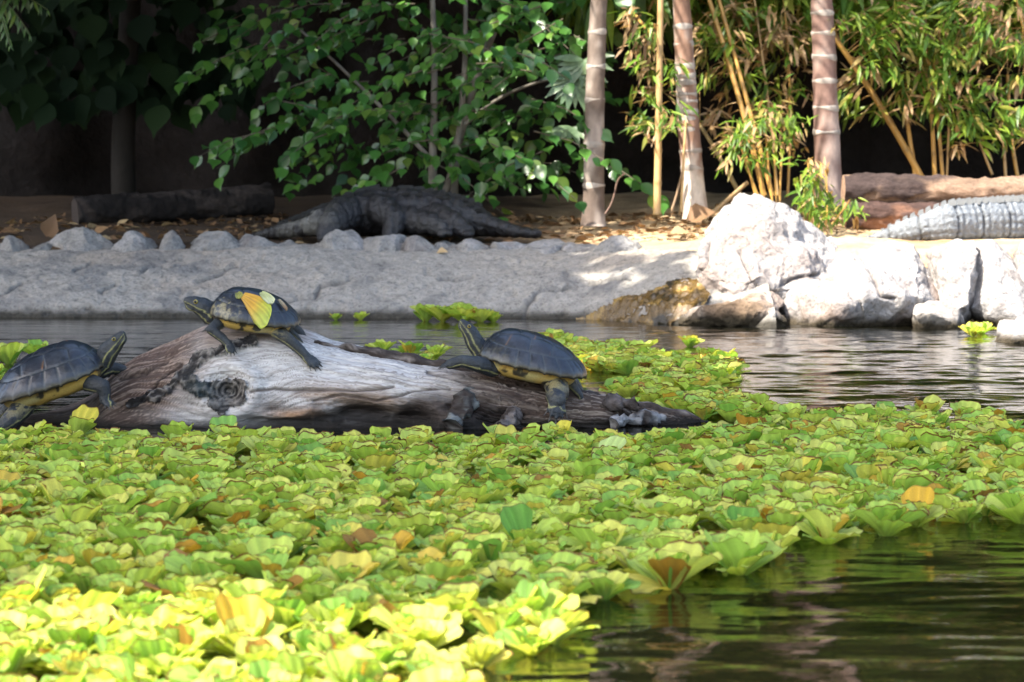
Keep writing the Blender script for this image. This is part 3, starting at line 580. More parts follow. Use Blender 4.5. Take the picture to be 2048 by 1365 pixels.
    for i, (pts, kind) in enumerate(chains):
        m = own == i
        lines = {'neck': [-0.1, -0.75, -1.4, -math.pi+0.1, -math.pi+0.75], 'leg': [-0.4, -math.pi+0.4], 'tail': [-0.3, -math.pi+0.3]}[kind]
        wd = {'neck': 0.075, 'leg': 0.07, 'tail': 0.2}[kind]
        for a in lines:
            da = np.abs((ANG[i]-a+0.12*wr+math.pi) % (2*math.pi)-math.pi); yel = np.maximum(yel, m*np.exp(-(da/wd)**2)*(sstep(-0.5, 0.0, wr+0.3) if kind == 'leg' else 1))
    inner = (np.abs(V[:, 0]) < 0.40)*(np.abs(V[:, 1]) < 0.30); yel *= sstep(0.03, 0.08, np.maximum(np.abs(V[:, 0])-0.38, np.abs(V[:, 1])-0.22)+0.05)
    col = lerp3(col, (0.36, 0.34, 0.13), np.clip(yel, 0, 1)*0.85)
    soft = sstep(0.10, 0.02, D.min(0))*0; hip = np.exp(-(((V[:, 0]+0.20)/0.16)**2+((V[:, 2]+0.08)/0.06)**2)); col = lerp3(col, (0.30, 0.25, 0.11), hip*0.8*(fbm(V*np.array([18, 18, 30]), 2, seed+22) > -0.15))
    if headsize > 0.1:   # mouth line
        hv = (V-hc)@np.array(HM); mo = np.exp(-((hv[:, 2]+0.012*hs)/(0.0045*hs))**2)*(hv[:, 0] > 0.045*hs)*(np.abs(hv[:, 0]) < 0.2); col = lerp3(col, (0.008, 0.008, 0.008), mo*0.8); V = V - N*(mo*0.003)[:, None]
    body = link('body', make_mesh('body', V, Fq, M_skin, col), t)
    v, f = ico(2)
    em = make_mesh('eye', v*0.0155*hs, f, M_eye); pm = make_mesh('pupil', v*0.0095*hs, f, M_pupil)
    for sgn in (1, -1):
        e = link('eye', em, t, Matrix.Translation(hc+HM@Vector((.055*hs, .047*hs*sgn, .028*hs)))); link('pupil', pm, e, Matrix.Translation(np.array(HM@Vector((.003*hs, .0085*hs*sgn, 0.001*hs)))))
    cv, cf = tube([(0, 0, 0), (0, 0, 0.5), (0, 0, 1)], [0.16, 0.11, 0.01], 6); cm = make_mesh('claw', cv, cf, M_claw)
    for p_, dv, ln in claws:
        link('claw', cm, t, Matrix.Translation(p_) @ Vector(dv).to_track_quat('Z', 'X').to_matrix().to_4x4() @ Matrix.Scale(ln, 4))
    return t
def leg(p, r, toe, s=1.0, up=(0, 0, 1)): return dict(p=p, r=r, toe=toe, s=s, up=up)
# facing -X: local +Y looks at the camera
T1 = turtle('turtle with wilted yellow leaves on its shell, sitting on the crest of the driftwood', P(506, 634, 5.66), math.pi, R(8), R(-9), 0.207, 1,
    ((0.555, 0.03, 0.035), (1, 0.10, 0.26)), [(0.46, 0.01, -0.03)],
    [leg([(0.33, 0.20, -0.07), (0.40, 0.33, -0.13), (0.27, 0.36, -0.20), (0.18, 0.37, -0.265)], [0.075, 0.06, 0.052, 0.045], (-0.3, 0.8, -0.5), 1.05),
     leg([(0.33, -0.20, -0.07), (0.44, -0.30, -0.12), (0.46, -0.30, -0.20), (0.47, -0.28, -0.25)], [0.075, 0.06, 0.05, 0.04], (0.9, 0, -0.4), 0.8),
     leg([(-0.30, 0.20, -0.08), (-0.42, 0.25, -0.13), (-0.56, 0.27, -0.22), (-0.66, 0.28, -0.30)], [0.085, 0.075, 0.06, 0.052], (-0.85, 0.35, -0.42), 1.45, (-0.35, 0.5, 0.8)),
     leg([(-0.30, -0.20, -0.08), (-0.42, -0.30, -0.12), (-0.50, -0.32, -0.18), (-0.55, -0.32, -0.24)], [0.085, 0.07, 0.06, 0.05], (-0.9, -0.2, -0.3), 1.0)],
    [(-0.38, 0, -0.08), (-0.50, 0.02, -0.14), (-0.58, 0.04, -0.2)], 301, muddy=1.0, streak=0.35, headsize=1.7, HT=0.30)
T2 = turtle('large blue black turtle climbing the driftwood with head raised and hind foot hanging down', P(1060, 728, 5.66), math.pi, R(12), R(-5), 0.252, 1,
    ((0.585, 0.02, 0.165), (0.74, 0.12, 0.62)), [(0.46, 0.0, 0.02), (0.53, 0.01, 0.09)],
    [leg([(0.33, 0.20, -0.08), (0.46, 0.30, -0.055), (0.60, 0.33, -0.05), (0.70, 0.34, -0.10)], [0.085, 0.075, 0.058, 0.048], (0.9, 0.1, -0.42), 0.8),
     leg([(0.33, -0.20, -0.08), (0.45, -0.30, -0.10), (0.50, -0.32, -0.16), (0.55, -0.3, -0.20)], [0.08, 0.06, 0.05, 0.04], (0.9, 0, -0.4), 0.8),
     leg([(-0.26, 0.18, -0.10), (-0.29, 0.31, -0.15), (-0.27, 0.38, -0.17), (-0.29, 0.44, -0.20)], [0.115, 0.105, 0.09, 0.085], (-0.15, 0.55, -0.8), 1.5, (-0.1, 0.8, 0.55)),
     leg([(-0.30, -0.20, -0.10), (-0.42, -0.30, -0.14), (-0.48, -0.32, -0.2), (-0.52, -0.32, -0.25)], [0.085, 0.07, 0.06, 0.05], (-0.9, -0.2, -0.3), 1.0)],
    [(-0.40, 0.04, -0.10), (-0.50, 0.08, -0.17), (-0.56, 0.10, -0.30)], 331, muddy=0.15, streak=0.6, headsize=1.15)
# facing +X: local -Y looks at the camera
T3 = turtle('turtle with rust streaked shell at the low end of the driftwood, half hidden by its head end', P(104, 762, 5.60), 0, R(18), R(8), 0.268, -1,
    ((0.595, -0.02, 0.125), (0.80, -0.14, 0.50)), [(0.46, 0.0, 0.02), (0.53, -0.01, 0.09)],
    [leg([(0.33, -0.20, -0.08), (0.44, -0.30, -0.13), (0.44, -0.31, -0.19), (0.42, -0.32, -0.24)], [0.08, 0.066, 0.052, 0.045], (0.5, -0.6, -0.5), 0.85),
     leg([(0.33, 0.20, -0.08), (0.45, 0.30, -0.10), (0.52, 0.32, -0.14), (0.58, 0.3, -0.18)], [0.08, 0.06, 0.05, 0.04], (0.9, 0, -0.4), 0.8),
     leg([(-0.26, -0.18, -0.10), (-0.34, -0.32, -0.14), (-0.42, -0.36, -0.17), (-0.50, -0.38, -0.17)], [0.10, 0.085, 0.07, 0.06], (-0.85, -0.3, -0.2), 1.1),
     leg([(-0.30, 0.20, -0.10), (-0.42, 0.30, -0.12), (-0.48, 0.32, -0.14), (-0.55, 0.32, -0.15)], [0.085, 0.07, 0.06, 0.05], (-0.9, 0.2, -0.2), 1.0)],
    [(-0.40, 0, -0.10), (-0.52, -0.02, -0.14), (-0.62, -0.02, -0.16)], 361, muddy=0.1, streak=1.0, headsize=1.15)
T3['label'] = 'turtle with rust streaked shell resting on the low dark end of the driftwood'
# wilted leaves on the first turtle's shell
def shell_leaf(name, label, c, ang, ln, wd, colr, ruffle, lift=0.012, mat=M_plas):
    nu, nv = 15, 18; u, v_ = np.meshgrid(np.linspace(-1, 1, nu), np.linspace(0, 1, nv), indexing='ij'); u = u.ravel(); v_ = v_.ravel()
    wv = wd*(0.35+0.65*np.sin(np.clip(v_*1.15+0.12, 0, 1)*math.pi*0.62))*np.clip(1-np.maximum(v_-0.86, 0)**2*18, 0.2, 1)
    a = (v_-0.5)*ln*(1-0.10*u*u); b = u*wv
    x = c[0]+a*math.cos(ang)-b*math.sin(ang); y = c[1]+a*math.sin(ang)+b*math.cos(ang)
    ang_ = np.arctan2(y/0.375, x/0.5)
    k = np.hypot(np.cos(ang_)*0.5, np.sin(ang_)*0.375); rad = outline(np.arctan2(np.sin(ang_)*0.375, np.cos(ang_)*0.5)); r = np.hypot(x, y)/rad
    z = 0.30*np.clip(1-r**2.5, 0, 1)**0.70*(1+0.15*x) - np.maximum(r-1, 0)*0.8 + lift + ruffle*np.cos(u*8) + 0.012*np.abs(u)**2
    V = np.stack([x, y, z], 1); nrm = np.stack([x, y*1.5, 0.4+0*x], 1); nrm /= np.linalg.norm(nrm, axis=1)[:, None]; V = V + nrm*(lift*0.8)
    c0 = np.array(colr[0]); c1 = np.array(colr[1]); t_ = sstep(0.3, 0.95, v_+0.15*fbm(V*12, 2, 5)); col = c0[None]*(1-t_[:, None])+c1[None]*t_[:, None]
    col = col*(0.82+0.18*np.cos(u*16))[:, None]
    V = np.vstack([V, V-nrm*0.007]); col = np.vstack([col, col]); n0 = nu*nv
    Fq = grid_faces(nu, nv); Fa = np.vstack([Fq, Fq[:, ::-1]+n0]).tolist()
    bd = [i*nv for i in range(nu)]+[(nu-1)*nv+j for j in range(1, nv)]+[i*nv+nv-1 for i in range(nu-2, -1, -1)]+[j for j in range(nv-2, 0, -1)]
    Fa += [[bd[i], bd[(i+1) % len(bd)], bd[(i+1) % len(bd)]+n0, bd[i]+n0] for i in range(len(bd))]
    Wm = np.array(T1.matrix_basis); V = (Wm[:3, :3] @ V.T).T+Wm[:3, 3]
    org = V.mean(0); o = link(name, make_mesh(name, V-org, Fa, mat, col)); o.location = org
    return tag(o, label, 'leaf')
shell_leaf('lettuce_leaf', 'large wilted leaf, orange fading to yellow green, draped over the turtle shell', (-0.045, 0.285), R(156), 0.37, 0.085, ((0.62, 0.33, 0.04), (0.42, 0.48, 0.05)), 0.004)
shell_leaf('lettuce_leaf', 'small pale fluted leaf piece lying beside the wilted orange leaf', (-0.14, 0.20), R(150), 0.18, 0.06, ((0.50, 0.52, 0.22), (0.62, 0.62, 0.34)), 0.010, 0.022)
shell_leaf('lettuce_leaf', 'tiny olive leaf scrap touching the top of the wilted orange leaf', (0.16, 0.205), R(120), 0.09, 0.04, ((0.22, 0.22, 0.04), (0.26, 0.25, 0.05)), 0.003)
shell_leaf('lettuce_leaf', 'curled tan leaf scrap on the rear slope of the turtle shell', (-0.315, 0.165), R(150), 0.13, 0.030, ((0.42, 0.33, 0.2), (0.30, 0.18, 0.08)), 0.006)

# ------------------------------------------------------------------ crocodiles
def croc_skin(B, path, voxel, seed, base, light, ringfreq, ring_amp, belly=None):
    V, N, Fq = B.build(voxel, 3); pth = np.array(path)
    cum = np.concatenate([[0], np.cumsum(np.linalg.norm(np.diff(pth, axis=0), axis=1))])
    fine = np.linspace(0, cum[-1], 300); pf = np.stack([np.interp(fine, cum, pth[:, k]) for k in range(3)], 1)
    idx = np.concatenate([((V[i:i+4000, None, :]-pf[None])**2).sum(-1).argmin(1) for i in range(0, len(V), 4000)]); s = fine[idx]
    ringv = np.abs(np.sin(s*ringfreq*math.pi))**0.5; zz = (V[:, 2]-pf[idx][:, 2])
    rows = np.abs(np.sin(zz*ringfreq*1.05*math.pi+0.6))**0.5
    sc = np.minimum(ringv, 0.35+0.65*rows)
    V = V + N*(ring_amp*(sc-0.6)+0.010*fbm(V*7, 3, seed))[:, None]
    col = np.tile(np.array(base), (len(V), 1)); col = lerp3(col, light, sstep(0.0, 0.5, fbm(V*5, 4, seed+1))*0.8); col = col*(0.45+0.55*sstep(0.1, 0.7, sc))[:, None]
    return V, N, Fq, col, pf, s
scv = np.array([[-1, -.35, 0], [1, -.35, 0], [1, .35, 0], [-1, .35, 0], [-.55, -.18, .8], [.75, -.16, 1.05], [.75, .16, 1.05], [-.55, .18, .8]], float)
scf = [[0, 1, 5, 4], [1, 2, 6, 5], [2, 3, 7, 6], [3, 0, 4, 7], [4, 5, 6, 7]]
def scute_mesh(c): return make_mesh('scute', scv, scf, M_croc, np.tile(np.array(c), (8, 1)), smooth=False)
def croc_tail_right():
    t = thing('crocodile', 'crocodile with pale grey ridged tail lying along the stone edge before the stacked logs', 'crocodile', P(1900, 488, 11.0), group='crocodiles on the bank')
    B = Blob(); spec = [(1718, 483, 11.05, 3, 4), (1760, 474, 11.05, 11, 11), (1800, 463, 11.03, 18, 20), (1850, 453, 11.0, 26, 30), (1895, 447, 11.0, 34, 40), (1930, 446, 11.05, 38, 42), (1990, 444, 11.12, 44, 44), (2060, 442, 11.2, 50, 46), (2160, 438, 11.35, 66, 50), (2300, 432, 11.5, 90, 54), (2480, 430, 11.7, 95, 55), (2620, 432, 11.8, 70, 46), (2720, 440, 11.85, 52, 34), (2830, 446, 11.9, 34, 20), (2920, 450, 11.95, 24, 13)]
    path = []
    for a, b in zip(spec[:-1], spec[1:]):
        for q in np.linspace(0, 1, 9, endpoint=False):
            px, py, d, ry, rz = [a[k]*(1-q)+b[k]*q for k in range(5)]; c = P(px, py, d); path.append(tuple(c)); B.ell(tuple(c), (max(0.03, rz*d/F*0.7), ry*d/F*0.8, rz*d/F))
    for px, d in ((2230, 11.25), (2520, 11.45)):
        a = P(px, 455, d); B.chain([a, a+Vector((-0.1, -0.12, -0.06)), a+Vector((-0.02, -0.2, -0.09))], [0.06, 0.05, 0.035])
    V, N, Fq, col, pf, s = croc_skin(B, path, 0.0085, 401, (0.17, 0.19, 0.21), (0.35, 0.37, 0.38), 29, 0.013)
    link('body', make_mesh('body', V, Fq, M_croc, col), t, world=True)
    sm = scute_mesh((0.36, 0.38, 0.39)); x = 1733
    while x < 2330:
        a = np.interp(x, [q[0] for q in spec], range(len(spec))); i = int(a); q = a-i; px, py, d, ry, rz = [spec[i][k]*(1-q)+spec[i+1][k]*q for k in range(5)]
        c = P(px, py-rz*0.93, d); sz = np.interp(x, [1730, 1800, 1900, 2330], [0.008, 0.016, 0.020, 0.020])
        for off in ((0,) if x < 1890 else (-0.35, 0.35)):
            link('tail_scute', sm, t, Matrix.Translation(c+Vector((0, off*ry*d/F, -0.006))) @ Matrix.Rotation(R(random.uniform(-12, 12)), 4, 'Y') @ Matrix.Diagonal((sz*0.8, sz, sz*1.5, 1)), world=True)
        x += 15.5
croc_tail_right()
def croc_centre():
    t = thing('crocodile', 'dark bulky crocodile lying in shade behind the stones under the leafy tree', 'crocodile', P(800, 470, 11.45), group='crocodiles on the bank')
    spec = [(500, 476, 11.7, 8, 6), (545, 466, 11.6, 16, 11), (590, 456, 11.45, 24, 19), (640, 446, 11.4, 36, 30), (690, 432, 11.45, 58, 42), (750, 424, 11.5, 74, 50), (820, 424, 11.5, 78, 48), (880, 428, 11.5, 74, 44), (940, 438, 11.5, 56, 36), (985, 452, 11.45, 36, 22), (1030, 463, 11.4, 22, 13), (1075, 468, 11.38, 14, 8)]
    B = Blob(); path = []
    for a, b in zip(spec[:-1], spec[1:]):
        for q in np.linspace(0, 1, 9, endpoint=False):
            px, py, d, ry, rz = [a[k]*(1-q)+b[k]*q for k in range(5)]; c = P(px, py, d); path.append(tuple(c)); B.ell(tuple(c), (max(0.03, rz*d/F*0.75), ry*d/F*0.9, rz*d/F))
    for pts, rd in [([(690, 430, 11.36), (665, 446, 11.25), (650, 470, 11.22)], [.085, .06, .04]), ([(765, 420, 11.36), (790, 440, 11.28), (780, 470, 11.24)], [.075, .055, .035]), ([(870, 436, 11.36), (905, 446, 11.26), (935, 464, 11.24)], [.07, .05, .032]), ([(820, 440, 11.32), (860, 446, 11.25), (890, 462, 11.22)], [.065, .05, .03])]:
        B.chain([P(*p) for p in pts], rd); e = P(*pts[-1])
        for a in (-0.5, -0.15, 0.2, 0.55): B.chain([e, e+Vector((0.05*math.sin(a), -0.05*math.cos(a), -0.012))], [0.02, 0.010])
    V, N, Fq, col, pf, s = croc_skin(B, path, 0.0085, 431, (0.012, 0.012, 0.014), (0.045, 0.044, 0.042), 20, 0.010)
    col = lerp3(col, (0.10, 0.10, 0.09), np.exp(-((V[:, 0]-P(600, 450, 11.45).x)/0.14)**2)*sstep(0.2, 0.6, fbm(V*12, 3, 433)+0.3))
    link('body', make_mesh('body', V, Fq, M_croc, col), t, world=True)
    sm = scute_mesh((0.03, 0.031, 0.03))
    for k in range(90):
        x = random.uniform(560, 960); a = np.interp(x, [q[0] for q in spec], range(len(spec))); i = int(a); q = a-i; px, py, d, ry, rz = [spec[i][m]*(1-q)+spec[i+1][m]*q for m in range(5)]
        an = random.choice((-0.75, -0.45, -0.15, 0.15, 0.45)); c = P(px, py, d)+Vector((0, ry*d/F*0.88*math.sin(an), rz*d/F*0.97*math.cos(an)))
        link('back_scute', sm, t, Matrix.Translation(c) @ Matrix.Rotation(-an, 4, 'X') @ Matrix.Diagonal((0.020, 0.014, 0.016, 1)), world=True)
croc_centre()

# ------------------------------------------------------------------ felled logs
def felled_log(label, p0, p1, r, seed, c0, c1):
    t = thing('felled_log', label, 'log', (Vector(p0)+Vector(p1))/2, group='felled logs on the ground')
    pth = [Vector(p0).lerp(Vector(p1), i/130) for i in range(131)]; v, f = tube(pth, r, 40)
    ax = (v@np.array((Vector(p1)-Vector(p0)).normalized())); ctr = np.repeat(np.array([list(p) for p in pth]), 40, 0); n = v-ctr; n /= np.maximum(np.linalg.norm(n, axis=1)[:, None], 1e-9)
    v2 = v + n*(0.010*fbm(v*np.array([3, 8, 8]), 3, seed)+0.014*ridged(v*np.array([16, 30, 30]), 4, seed+1))[:, None]
    pat = sstep(-0.05, 0.12, fbm(v*np.array([4, 9, 9]), 3, seed+2)); v2 = v2 - n*(0.010*pat)[:, None]
    col = lerp3(np.tile(np.array(c0), (len(v), 1)), c1, pat); col = col*(0.8+0.35*fbm(v*np.array([8, 40, 40]), 3, seed+3))[:, None]
    cp = f[-2:]; f = f[:-2]
    link('bark', make_mesh('bark', v2, f, M_bark, col), t, world=True)
    for fc in cp:
        vv = v2[fc]; cen = vv.mean(0); ring = np.vstack([cen[None]]+[cen+(vv-cen)*q for q in (0.35, 0.7, 1.0)]); nn = len(vv)
        ff = [[0, 1+i, 1+(i+1) % nn] for i in range(nn)]+[[1+a*nn+i, 1+(a+1)*nn+i, 1+(a+1)*nn+(i+1) % nn, 1+a*nn+(i+1) % nn] for a in (0, 1) for i in range(nn)]
        link('cut_end', make_mesh('cut_end', ring, ff, M_wood, np.tile(np.array(c1)*1.1, (len(ring), 1))), t, world=True)
    return t
felled_log('upper felled log with flaking bark stacked above another behind the crocodile tail', P(1686, 381, 11.75), P(2420, 388, 11.75), 0.070, 441, (0.06, 0.042, 0.038), (0.27, 0.18, 0.125))
felled_log('lower reddish felled log stacked under another behind the crocodile tail', P(1690, 434, 11.70), P(2380, 440, 11.70), 0.066, 451, (0.08, 0.048, 0.04), (0.24, 0.125, 0.08))
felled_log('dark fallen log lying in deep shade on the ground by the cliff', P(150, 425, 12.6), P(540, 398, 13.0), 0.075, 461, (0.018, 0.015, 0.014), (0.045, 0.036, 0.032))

# ------------------------------------------------------------------ foliage tools
def leaf_ficus():
    v = np.array([[0, 0, 0], [-.30, .28, .07], [-.36, .50, .08], [-.20, .80, .03], [0, 1.12, -.10], [.20, .80, .03], [.36, .50, .08], [.30, .28, .07], [0, .35, 0], [0, .75, -.01]], float)
    f = [[0, 8, 1], [1, 8, 2], [2, 8, 9], [2, 9, 3], [3, 9, 4], [4, 9, 5], [5, 9, 6], [6, 9, 8], [6, 8, 7], [7, 8, 0]]
    return v, f
def leaf_fig():
    ts = [(.10, .17, .05), (.24, .31, .08), (.42, .37, .09), (.60, .33, .08), (.78, .20, .04), (.92, .075, -.02)]; v = [[0, 0, 0]]
    for y, w_, z in ts: v += [[-w_, y, z], [0, y, -0.02*y], [w_, y, z]]
    v.append([0, 1.14, -.12]); f = [[0, 2, 1], [0, 3, 2]]
    for i in range(5): a = 1+3*i; f += [[a, a+1, a+4, a+3], [a+1, a+2, a+5, a+4]]
    f += [[16, 17, 19], [17, 18, 19]]; return np.array(v, float), f
def leaf_blade():
    v = np.array([[0, 0, 0], [-.075, .25, .02], [.075, .25, .02], [-.09, .5, .0], [.09, .5, .0], [-.055, .78, -.06], [.055, .78, -.06], [0, 1.05, -.16], [0, .25, 0], [0, .5, -.02], [0, .78, -.085]], float)
    f = [[0, 8, 1], [0, 2, 8], [1, 8, 9, 3], [8, 2, 4, 9], [3, 9, 10, 5], [9, 4, 6, 10], [5, 10, 7], [10, 6, 7]]
    return v, f
def leaf_col(v): n = len(v); return np.stack([np.abs(v[:, 0])*0, np.zeros(n), v[:, 1], np.ones(n)], 1)
def leaf_mat(pos, direction, normal, size, wid=1.0):
    d = Vector(direction).normalized(); n = Vector(normal); x = d.cross(n)
    if x.length < 1e-4: x = d.cross(Vector((1, 0.2, 0)))
    x.normalize(); z = x.cross(d)
    m = Matrix((x*wid, d, z)).transposed().to_4x4()
    return Matrix.Translation(Vector(pos)) @ m @ Matrix.Scale(size, 4)
def merged(name, v, f, mats, mat, col=None):
    A = np.array([np.array(m) for m in mats]); V = np.einsum('mij,nj->mni', A[:, :3, :3], v)+A[:, None, :3, 3]
    n = len(v); m = len(mats); c = leaf_col(v) if col is None else col
    cc = np.tile(c, (m, 1, 1)); cc[:, :, 1] = rng.random(m)[:, None]
    me = bpy.data.meshes.new(name); k = max(len(q) for q in f)
    sizes = np.array([len(q) for q in f]); fl = np.concatenate([np.array(q) for q in f]); L = len(fl)
    loops = (fl[None]+(np.arange(m)*n)[:, None]).ravel(); st = np.concatenate([[0], np.cumsum(sizes)[:-1]]); starts = (st[None]+(np.arange(m)*L)[:, None]).ravel()
    me.vertices.add(m*n); me.vertices.foreach_set('co', V.reshape(-1).astype(np.float32)); me.loops.add(len(loops)); me.loops.foreach_set('vertex_index', loops.astype(np.int32))
    me.polygons.add(len(starts)); me.polygons.foreach_set('loop_start', starts.astype(np.int32)); me.update(calc_edges=True)
    me.polygons.foreach_set('use_smooth', np.ones(len(me.polygons), bool)); set_col(me, cc.reshape(-1, 4)); me.materials.append(mat); me.validate(); return me
def in_view(p, pad=0):
    x, y, d = to_px(p); return -pad < x < 2048+pad and -pad < y < 1365+pad
def foliage(t, mats, leaf, mat, nobj=300, names=('leaf', 'foliage'), far=None):
    v, f = leaf; vis = [m for m in mats if in_view(m.translation, 10)]; vis.sort(key=lambda m: m.translation.y-6*m.to_scale().x)
    solo = vis[:nobj]; ids = {id(m) for m in solo}; rest = [m for m in mats if id(m) not in ids]
    me = make_mesh(names[0], v, f, mat, leaf_col(v))
    for m in solo: link(names[0], me, t, m, world=True)
    if far:
        out = [m for m in rest if not in_view(m.translation, 60)]; rest = [m for m in rest if in_view(m.translation, 60)]
        if out: o = link('crown', merged('crown', far[0], far[1], out, mat), t, world=True); o['kind'] = 'stuff'
    if rest: o = link(names[1], merged(names[1], v, f, rest, mat), t, world=True); o['kind'] = 'stuff'
def rv(a=1.0): return Vector((random.gauss(0, a), random.gauss(0, a), random.gauss(0, a)))
def vcol_tube(name, path, radii, n, mat, c, t, jit=0.15, seed=0):
    v, f = tube(path, radii, n); col = np.tile(np.array(c), (len(v), 1))*(1+jit*2*fbm(v*8, 3, seed))[:, None]
    return link(name, make_mesh(name, v, f, mat, col), t, world=True)

# ------------------------------------------------------------------ palms
def blade_strip(p, d, ln, wd, droop):
    d = Vector(d).normalized(); s = d.cross(Vector((0, 0, 1)));  s = s.normalized() if s.length > 1e-3 else Vector((1, 0, 0)); V = []
    for i in range(5):
        q = i/4; c = Vector(p)+d*ln*q-Vector((0, 0, 1))*droop*ln*q*q; ww = wd*math.sin(math.pi*min(1, 0.15+0.85*q)) if i < 4 else 0.001; V += [c-s*ww, c+s*ww+Vector((0, 0, ww*0.4))]
    return [list(x) for x in V], [[2*i, 2*i+1, 2*i+3, 2*i+2] for i in range(4)]
def palm(label, base, top, r0, r1, rings, seed, c0, c1, crown_z):
    b = P(*base); b.z -= 0.03; tp = P(*top); dirv = (tp-b)/(tp.z-b.z); end = b+dirv*(crown_z-b.z)
    t = thing('palm_tree', label, 'tree', b, group='palm trees on the sandy bank')
    N = 170; pth = [b.lerp(end, i/(N-1))+Vector((0.02*math.sin(i*0.06+seed), 0, 0))*(i/N) for i in range(N)]
    rz = [P(base[0], q, base[2]).z for q in rings]+list(np.arange(tp.z+0.05, crown_z, 0.13))
    rad = []
    for p in pth:
        q = (p.z-b.z)/(crown_z-b.z); r = r0*(1-min(1, q*2.2))+r1*min(1, q*2.2); dz = min([abs(p.z-z) for z in rz]); rad.append(r*(1+0.055*math.exp(-(dz/0.02)**2)+(0.22*math.exp(-(p.z-b.z)/0.06))))
    v, f = tube(pth, rad, 36); v[:, 0] += 0.004*fbm(v*np.array([12, 12, 5]), 3, seed); v[:, 1] += 0.004*fbm(v*np.array([12, 12, 5]), 3, seed+1)
    col = lerp3(np.tile(np.array(c0), (len(v), 1)), c1, sstep(-0.2, 0.35, fbm(v*np.array([9, 9, 6]), 3, seed+2)))
    link('trunk', make_mesh('trunk', v, f, M_trunk, col), t, world=True)
    for i, z in enumerate(rz):
        if z > crown_z-0.05 or z > 1.6: continue
        k = min(range(N), key=lambda j: abs(pth[j].z-z)); c = pth[k]; rr = rad[k]; n = 40; V = []; tl = random.uniform(-0.12, 0.12); ph = random.uniform(0, 6)
        for j, (dz, er) in enumerate([(-0.011, 0.990), (-0.006, 1.03), (0.004, 1.035), (0.010, 0.995)]):
            for q in range(n):
                a = 2*math.pi*q/n; V.append([c.x+rr*er*math.cos(a), c.y+rr*er*math.sin(a), c.z+dz*(1+0.5*math.sin(2*a+ph))+tl*rr*math.cos(a+ph)])
        V = np.array(V); link('leaf_scar', make_mesh('leaf_scar', V, grid_faces(4, n, True), M_trunk, np.tile(np.array([0.35, 0.31, 0.27]), (len(V), 1))*(0.9+0.3*fbm(V*20, 2, seed))[:, None]), t, world=True)
    for a in range(9):
        an = a*2*math.pi/9+seed; o = Vector((math.cos(an), math.sin(an), 0)); V = []; Fq = []
        for i in range(26):
            q = i/25; c = end+o*1.35*q+Vector((0, 0, 0.75*q-1.15*q*q)); sdv = Vector((-o.y, o.x, 0))
            for sg in (1, -1):
                vv, ff = blade_strip(c, sdv*sg+o*0.7+Vector((0, 0, -0.15)), 0.38*math.sin(math.pi*(0.12+0.85*q)), 0.014, 0.35); Fq += [[x+len(V) for x in fc] for fc in ff]; V += vv
        V = np.array(V); link('frond', make_mesh('frond', V, Fq, M_bamboo, np.tile(np.array([0, 0, .5, 1.]), (len(V), 1))), t, world=True)
    return t
palm('palm tree with smooth grey brown ringed trunk beside the leafy tree', (1186, 440, 12.0), (1196, -20, 12.0), 0.052, 0.038, [372, 290, 200, 133, 64], 3, (0.12, 0.09, 0.072), (0.31, 0.26, 0.22), 3.1)
palm('palm tree with leaning pale trunk and many close white rings by the thin bamboo cane', (1392, 424, 12.2), (1358, -20, 12.2), 0.055, 0.040, [340, 300, 262, 240, 222, 204, 186, 168, 150, 130, 90, 50], 4, (0.22, 0.13, 0.09), (0.54, 0.47, 0.40), 3.3)
palm('palm tree with reddish brown trunk and white rings behind the stacked log ends', (1660, 400, 12.1), (1640, -20, 12.1), 0.066, 0.048, [262, 214, 164, 116, 70, 24], 5, (0.17, 0.105, 0.085), (0.34, 0.26, 0.22), 3.2)

# ------------------------------------------------------------------ bamboo
def culm(t, pts, r, seed, c=(0.42, 0.24, 0.06), name='culm'):
    pth = bezier([P(*p) if len(p) == 3 else p for p in pts], 60); L = sum(np.linalg.norm(np.array(pth[i+1])-np.array(pth[i])) for i in range(59)); rad = []
    for i in range(60):
        s = i/59*L; nd = abs((s/0.16) % 1-0.0); nd = min(nd, 1-nd); rad.append(r*(1-0.25*i/59)*(1+0.16*math.exp(-(nd/0.06)**2)))
    v, f = tube(pth, rad, 10); s = np.repeat(np.arange(60)/59*L, 10); nd = np.minimum((s/0.16) % 1, 1-(s/0.16) % 1)
    col = lerp3(np.tile(np.array(c), (len(v), 1)), (0.20, 0.12, 0.04), np.exp(-(nd/0.08)**2)*0.7); col = col*(1+0.4*fbm(v*6, 3, seed))[:, None]
    link(name, make_mesh(name, v, f, M_culm, col), t, world=True)
    return [Vector(p) for p in pth]
def fan(mats, p, d, n, size, spread=0.8):
    """one twig end: blades fanning out and drooping"""
    d = Vector(d).normalized()
    for i in range(n):
        dv = (d+rv(spread*0.55)).normalized(); dv.z -= random.uniform(0.15, 0.75); mats.append(leaf_mat(Vector(p)+rv(0.02), dv, Vector((0, -0.45, 1))+rv(0.35), size*random.uniform(0.65, 1.25), random.uniform(0.8, 1.25)))
def twig(t, a, b, r=0.0022, c=(0.33, 0.20, 0.07)):
    v, f = tube(bezier([a, (Vector(a)+Vector(b))/2+Vector((0, 0, 0.02)), b], 6), [r, r, r, r*0.8, r*0.6, r*0.4], 5); link('twig', make_mesh('twig', v, f, M_culm, np.tile(np.array(c), (len(v), 1))), t, world=True)
